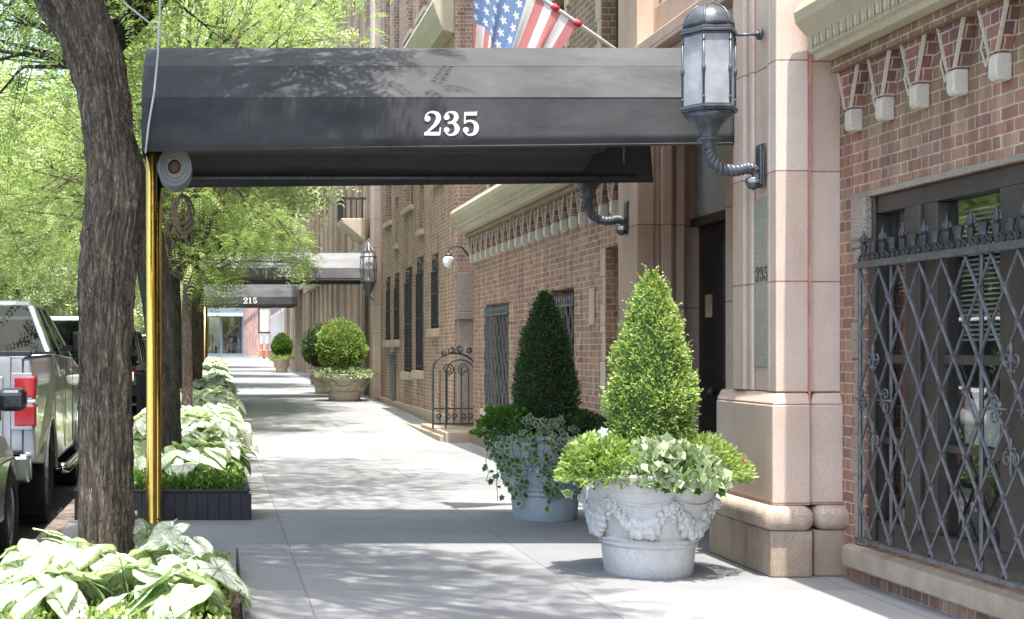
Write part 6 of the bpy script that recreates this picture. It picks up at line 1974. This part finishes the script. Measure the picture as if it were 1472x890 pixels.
def pickup():
    T = empty('pickup_truck', (-2.45, 10.92, -.15), .028); tag(T, 'silver pickup truck with large red tail lamp left of the nearest trunk', 'pickup truck', 'vehicles parked along the kerb')
    hw = 1.02; m = M['silver']; wr = .42; ya, yf = 1.22, 4.75; L = 5.8
    def ar(y0): return [(y0+wr*1.16*math.cos(PI*i/12), wr+.02+wr*1.16*math.sin(PI*i/12)) for i in range(13)]
    # bed sides
    for s in (-1, 1):
        b = MB(); prof = [(.0, .62), (.0, 1.42), (.03, 1.46), (1.93, 1.47), (1.93, .55)]+[(p[0], max(.55, p[1])) for p in ar(ya)]
        n = len(prof); x0, x1 = s*(hw-.10), s*hw
        def bul(z): return .0 if z > 1.3 else .025*math.sin(PI*(z-.55)/.8)
        vs = [(x0, y, z) for y, z in prof]+[(x1+s*bul(z)-s*(.03 if z > 1.38 else 0), y, z) for y, z in prof]
        b.add(vs, [tuple(range(n)), tuple(range(2*n-1, n-1, -1))]+[((i+1) % n, i, n+i, n+(i+1) % n) for i in range(n)])
        b.build('bed_side', m, T, bevel=.022, seg=3)
        rl = MB(); rl.box(s*hw-.07, s*hw+.0, .02, 1.92, 1.472, 1.50); rl.build('bed_rail', M['black_trim'], T, bevel=.01)
        cp = MB(); cp.box(min(s*(hw-.188), s*(hw-.101)), max(s*(hw-.188), s*(hw-.101)), -.008, .06, .56, 1.44); cp.box(min(s*(hw-.188), s*(hw-.02)), max(s*(hw-.188), s*(hw-.02)), -.022, -.0085, .88, 1.33); cp.build('corner_panel', M['black_trim'] if False else m, T, bevel=.006)
        lt_ = MB(); xa, xb = s*(hw-.175), s*(hw+.010)
        for (z0, z1, mm) in ((.90, 1.085, 'red_lens'), (1.088, 1.122, 'clear_lens'), (1.125, 1.31, 'red_lens')):
            q = MB(); q.box(min(xa, xb), max(xa, xb), -.025, .13, z0, z1); q.build('tail_light', M[mm], T, bevel=.024, seg=4)
        fl = MB(); yc = ya   # arch lip
        for ax in (ya, yf):
            fl = MB(); fl.tube([(s*(hw+.012), p[0], p[1]) for p in ar(ax)], .022, 6); fl.build('arch_lip', m, T, smooth=True)
        st = MB(); st.tube([(s*(hw+.03), 2.0, .42), (s*(hw+.07), 2.1, .40), (s*(hw+.07), 4.0, .40), (s*(hw+.03), 4.1, .42)], .05, 10); st.build('running_board', M['chrome'], T, smooth=True)
        fd = MB(); fd.box(s*hw-.06, s*hw-.01, ya+.45, ya+.5, .25, .6); fd.build('mud_flap', M['black_trim'], T)
        mr = MB(); mr.box(min(s*(hw+.04), s*(hw+.27)), max(s*(hw+.04), s*(hw+.27)), 3.22, 3.34, 1.47, 1.70); mr.build('mirror', M['black_trim'], T, bevel=.035, seg=3)
        ma = MB(); ma.box(min(s*(hw-.06), s*(hw+.05)), max(s*(hw-.06), s*(hw+.05)), 3.26, 3.31, 1.5, 1.56); ma.build('mirror_arm', M['black_trim'], T)
        dh = MB()
        for y in (2.35, 3.35): dh.box(min(s*(hw+.005), s*(hw+.03)), max(s*(hw+.005), s*(hw+.03)), y, y+.18, 1.28, 1.32)
        dh.build('door_handle', M['chrome'], T, bevel=.008)
        for y in (2.02, 2.95, 3.95):
            pass
    tg = MB(); tg.box(-hw+.19, hw-.19, -.015, .05, .70, 1.46); tg.box(-hw+.25, hw-.25, -.03, -.0155, .80, 1.30); tg.build('tailgate', m, T, bevel=.015, seg=3)
    th = MB(); th.box(-.15, .15, -.045, -.031, 1.18, 1.26); th.build('tailgate_handle', M['black_trim'], T, bevel=.008)
    tt = MB(); tt.box(-hw+.03, hw-.03, -.02, .06, 1.462, 1.505); tt.build('tailgate_cap', M['black_trim'], T, bevel=.01)
    bf = MB(); bf.box(-hw+.1, hw-.1, .06, 1.93, .85, .92); bf.build('bed_floor', M['black_trim'], T)
    bp = MB(); bp.box(-hw+.02, hw-.02, -.20, -.02, .48, .70); bp.build('bumper', M['chrome'], T, bevel=.035, seg=4)
    bs = MB(); bs.box(-hw+.1, hw-.1, -.205, -.03, .702, .725); bs.build('bumper_step', M['black_trim'], T)
    pl_ = MB(); pl_.box(-.16, .16, -.215, -.203, .53, .65); pl_.build('number_plate', M['white_paint'], T)
    # cab and bonnet
    prof = [(1.97, .5), (1.97, 1.48), (4.25, 1.44), (5.55, 1.30), (5.75, 1.12), (5.8, .6), (5.7, .45)]+[(p[0], max(.45, p[1])) for p in ar(yf)]+[(4.0, .48), (2.2, .48)]
    b = MB(); loft_body(b, prof, hw, lambda yy, z: 1.0 if z < 1.3 else .975)
    b.build('body', m, T, bevel=.035, seg=4)
    gp = MB()
    for y in (2.9, 3.9):
        for s in (-1, 1): gp.box(s*hw-.003, s*hw+.003, y, y+.008, .55, 1.42)
    gp.build('door_gap', M['black_trim'], T)
    greenhouse(T, (1.98, 4.30, 2.28, 3.55, 1.47, 1.95, hw*.965, hw*.76), m, pillars=(.45,), name='cab')
    th = MB(); th.box(-.18, .18, 2.26, 2.30, 1.915, 1.94); th.build('brake_light', M['red_lens'], T)
    for y in (ya, yf):
        for s in (-1, 1): wheel(T, s*(hw-.01), y, wr, .27, s)
    un = MB(); un.box(-hw*.82, hw*.82, .1, 5.6, .40, .80); un.build('underbody', M['black_trim'], T)
    se = MB()
    for yy in (2.65, 3.45):
        for s in (-.45, .45): se.box(s-.24, s+.24, yy, yy+.14, 1.1, 1.62); se.box(s-.12, s+.12, yy, yy+.1, 1.64, 1.8)
    se.build('seats', M['black_trim'], T, bevel=.04)
    return T
pickup()

def sedan():
    # only its front right corner and door mirror come into the picture
    T = empty('parked_car', (-2.36, 6.0, -.15)); tag(T, 'silver sedan cut off by the left edge, only front wing, wheel and door mirror showing', 'car', 'vehicles parked along the kerb')
    L, hw, wr = 4.7, .92, .335; ya, yf = .95, 3.82; m = M['silver']
    prof = [(.0, .5), (.04, .85), (.5, .98), (1.2, .98), (3.0, .97), (3.9, .90), (4.5, .75), (4.68, .55), (4.62, .25)]
    for yc in (yf, ya): prof += [(yc+wr*1.13*math.cos(PI*i/12), max(.22, wr+wr*1.13*math.sin(PI*i/12))) for i in range(13)]
    prof += [(.05, .25)]
    b = MB(); loft_body(b, prof, hw, lambda yy, z: (.94 if z > .85 else 1.0)*(1-.16*max(0, (yy-L+.9)/.9)**2))
    b.build('body', m, T, bevel=.04, seg=4)
    greenhouse(T, (.35, 3.35, 1.1, 2.5, .98, 1.42, hw*.92, hw*.70), m, pillars=(.35, .62))
    for s in (-1, 1):
        mr = MB(); mr.box(min(s*(hw+.05), s*(hw+.24)), max(s*(hw+.05), s*(hw+.24)), 2.74, 2.86, 1.12, 1.27); mo = mr.build('mirror', M['dark_car'], T, bevel=.05, seg=4)
        ma = MB(); ma.box(min(s*(hw-.08), s*(hw+.07)), max(s*(hw-.08), s*(hw+.07)), 2.78, 2.84, 1.06, 1.14); ma.build('mirror_arm', M['black_trim'], T)
        hl = MB(); hl.hexa([(s*hw*.55, 4.5, .62), (s*hw*.86, 4.35, .62), (s*hw*.92, 4.0, .68), (s*hw*.6, 4.1, .68), (s*hw*.55, 4.46, .78), (s*hw*.84, 4.25, .80), (s*hw*.88, 4.0, .84), (s*hw*.6, 4.1, .82)])
        hl.build('headlight', M['clear_lens'], T, bevel=.01)
        for y in (ya, yf): wheel(T, s*(hw-.005), y, wr, .22, s)
    un = MB(); un.box(-hw*.8, hw*.8, .3, L-.4, .2, .45); un.build('underbody', M['black_trim'], T)
sedan()
suv('white suv with dark rear screen parked ahead of the silver pickup', -2.44, 17.6, M['white_car'], H=1.95, W=1.98, L=4.9)
suv('dark grey suv with bright red tail lamps glimpsed left of the brass poles', -2.40, 28.7, M['dark_car'], H=1.78, L=4.7)
suv('blue grey suv parked farther down beyond the dark one', -2.40, 35.5, M['grey_car'], H=1.7)
suv('distant white car parked down the kerb', -2.40, 44, M['white_car'], H=1.6)
suv('distant blue car parked down the kerb, last but one', -2.40, 53, M['blue_car'], H=1.6)
suv('most distant grey car parked at the kerb', -2.40, 64, M['grey_car'], H=1.65)
suv('pale blue vehicle crossing the avenue at the far left end of the sidewalk', -1.2, 133, M['blue_car'], H=2.3, L=5.2, name='crossing_car', group='vehicles on the far avenue').rotation_euler = (0, 0, R(90))
T = empty('litter_bin', (-1.20, 24.4, g(24.4))); tag(T, 'black street bin at the kerb between the white and the dark suv', 'bin')
mb = MB(); mb.lathe([(.17, .05), (.20, .1), (.22, .8), (.24, .85), (.24, .9), (.2, .93)], 20); mb.build('body', M['black_trim'], T, auto=R(40))
mb = MB(); mb.lathe([(.24, .931), (.22, 1.0), (.10, 1.06), (.02, 1.08)], 20); mb.build('lid', M['black_edge'], T, auto=R(40))
# orange and white barriers far down the sidewalk
for k, (x, lb) in enumerate(((3.05, 'left one of the two orange and white barriers far down the sidewalk'), (3.45, 'right one of the two orange and white barriers far down the sidewalk'))):
    T = empty('street_barrier', (x, 96, g(96))); tag(T, lb, 'barrier', 'orange and white street barriers')
    mb = MB(); mb.lathe([(.18, 0), (.18, .06), (.10, .07), (.07, 1.6), (.03, 1.65)], 12); mb.build('post', M['white_paint'], T)
    mb = MB()
    for z in (.25, .75): mb.lathe([(.125, z), (.12, z+.42)], 12)
    mb.build('band', mat('orange_band_%d' % k, (.60, .20, .10), .6), T)
# framed notice board standing out from the pink house
T = empty('hanging_sign', (3.0, 98, 2.6)); tag(T, 'dark framed pale sign panel standing out from the pink brick house', 'sign')
mb = MB(); mb.box(-.1, .0, -.05, .05, 0, 1.9); mb.box(1.1, 1.2, -.05, .05, 0, 1.9); mb.box(.001, 1.099, -.05, .05, 0, .12); mb.box(.001, 1.099, -.05, .05, 1.78, 1.9); mb.build('frame', M['dark_frame'], T)
mb = MB(); mb.box(.001, 1.099, -.02, .02, .121, 1.779); mb.build('panel', mat('pale_panel', (.6, .55, .5), .6), T)

# unused-prototype guard
for k in range(3):
    if not used[k]: raise RuntimeError('unused prototype')
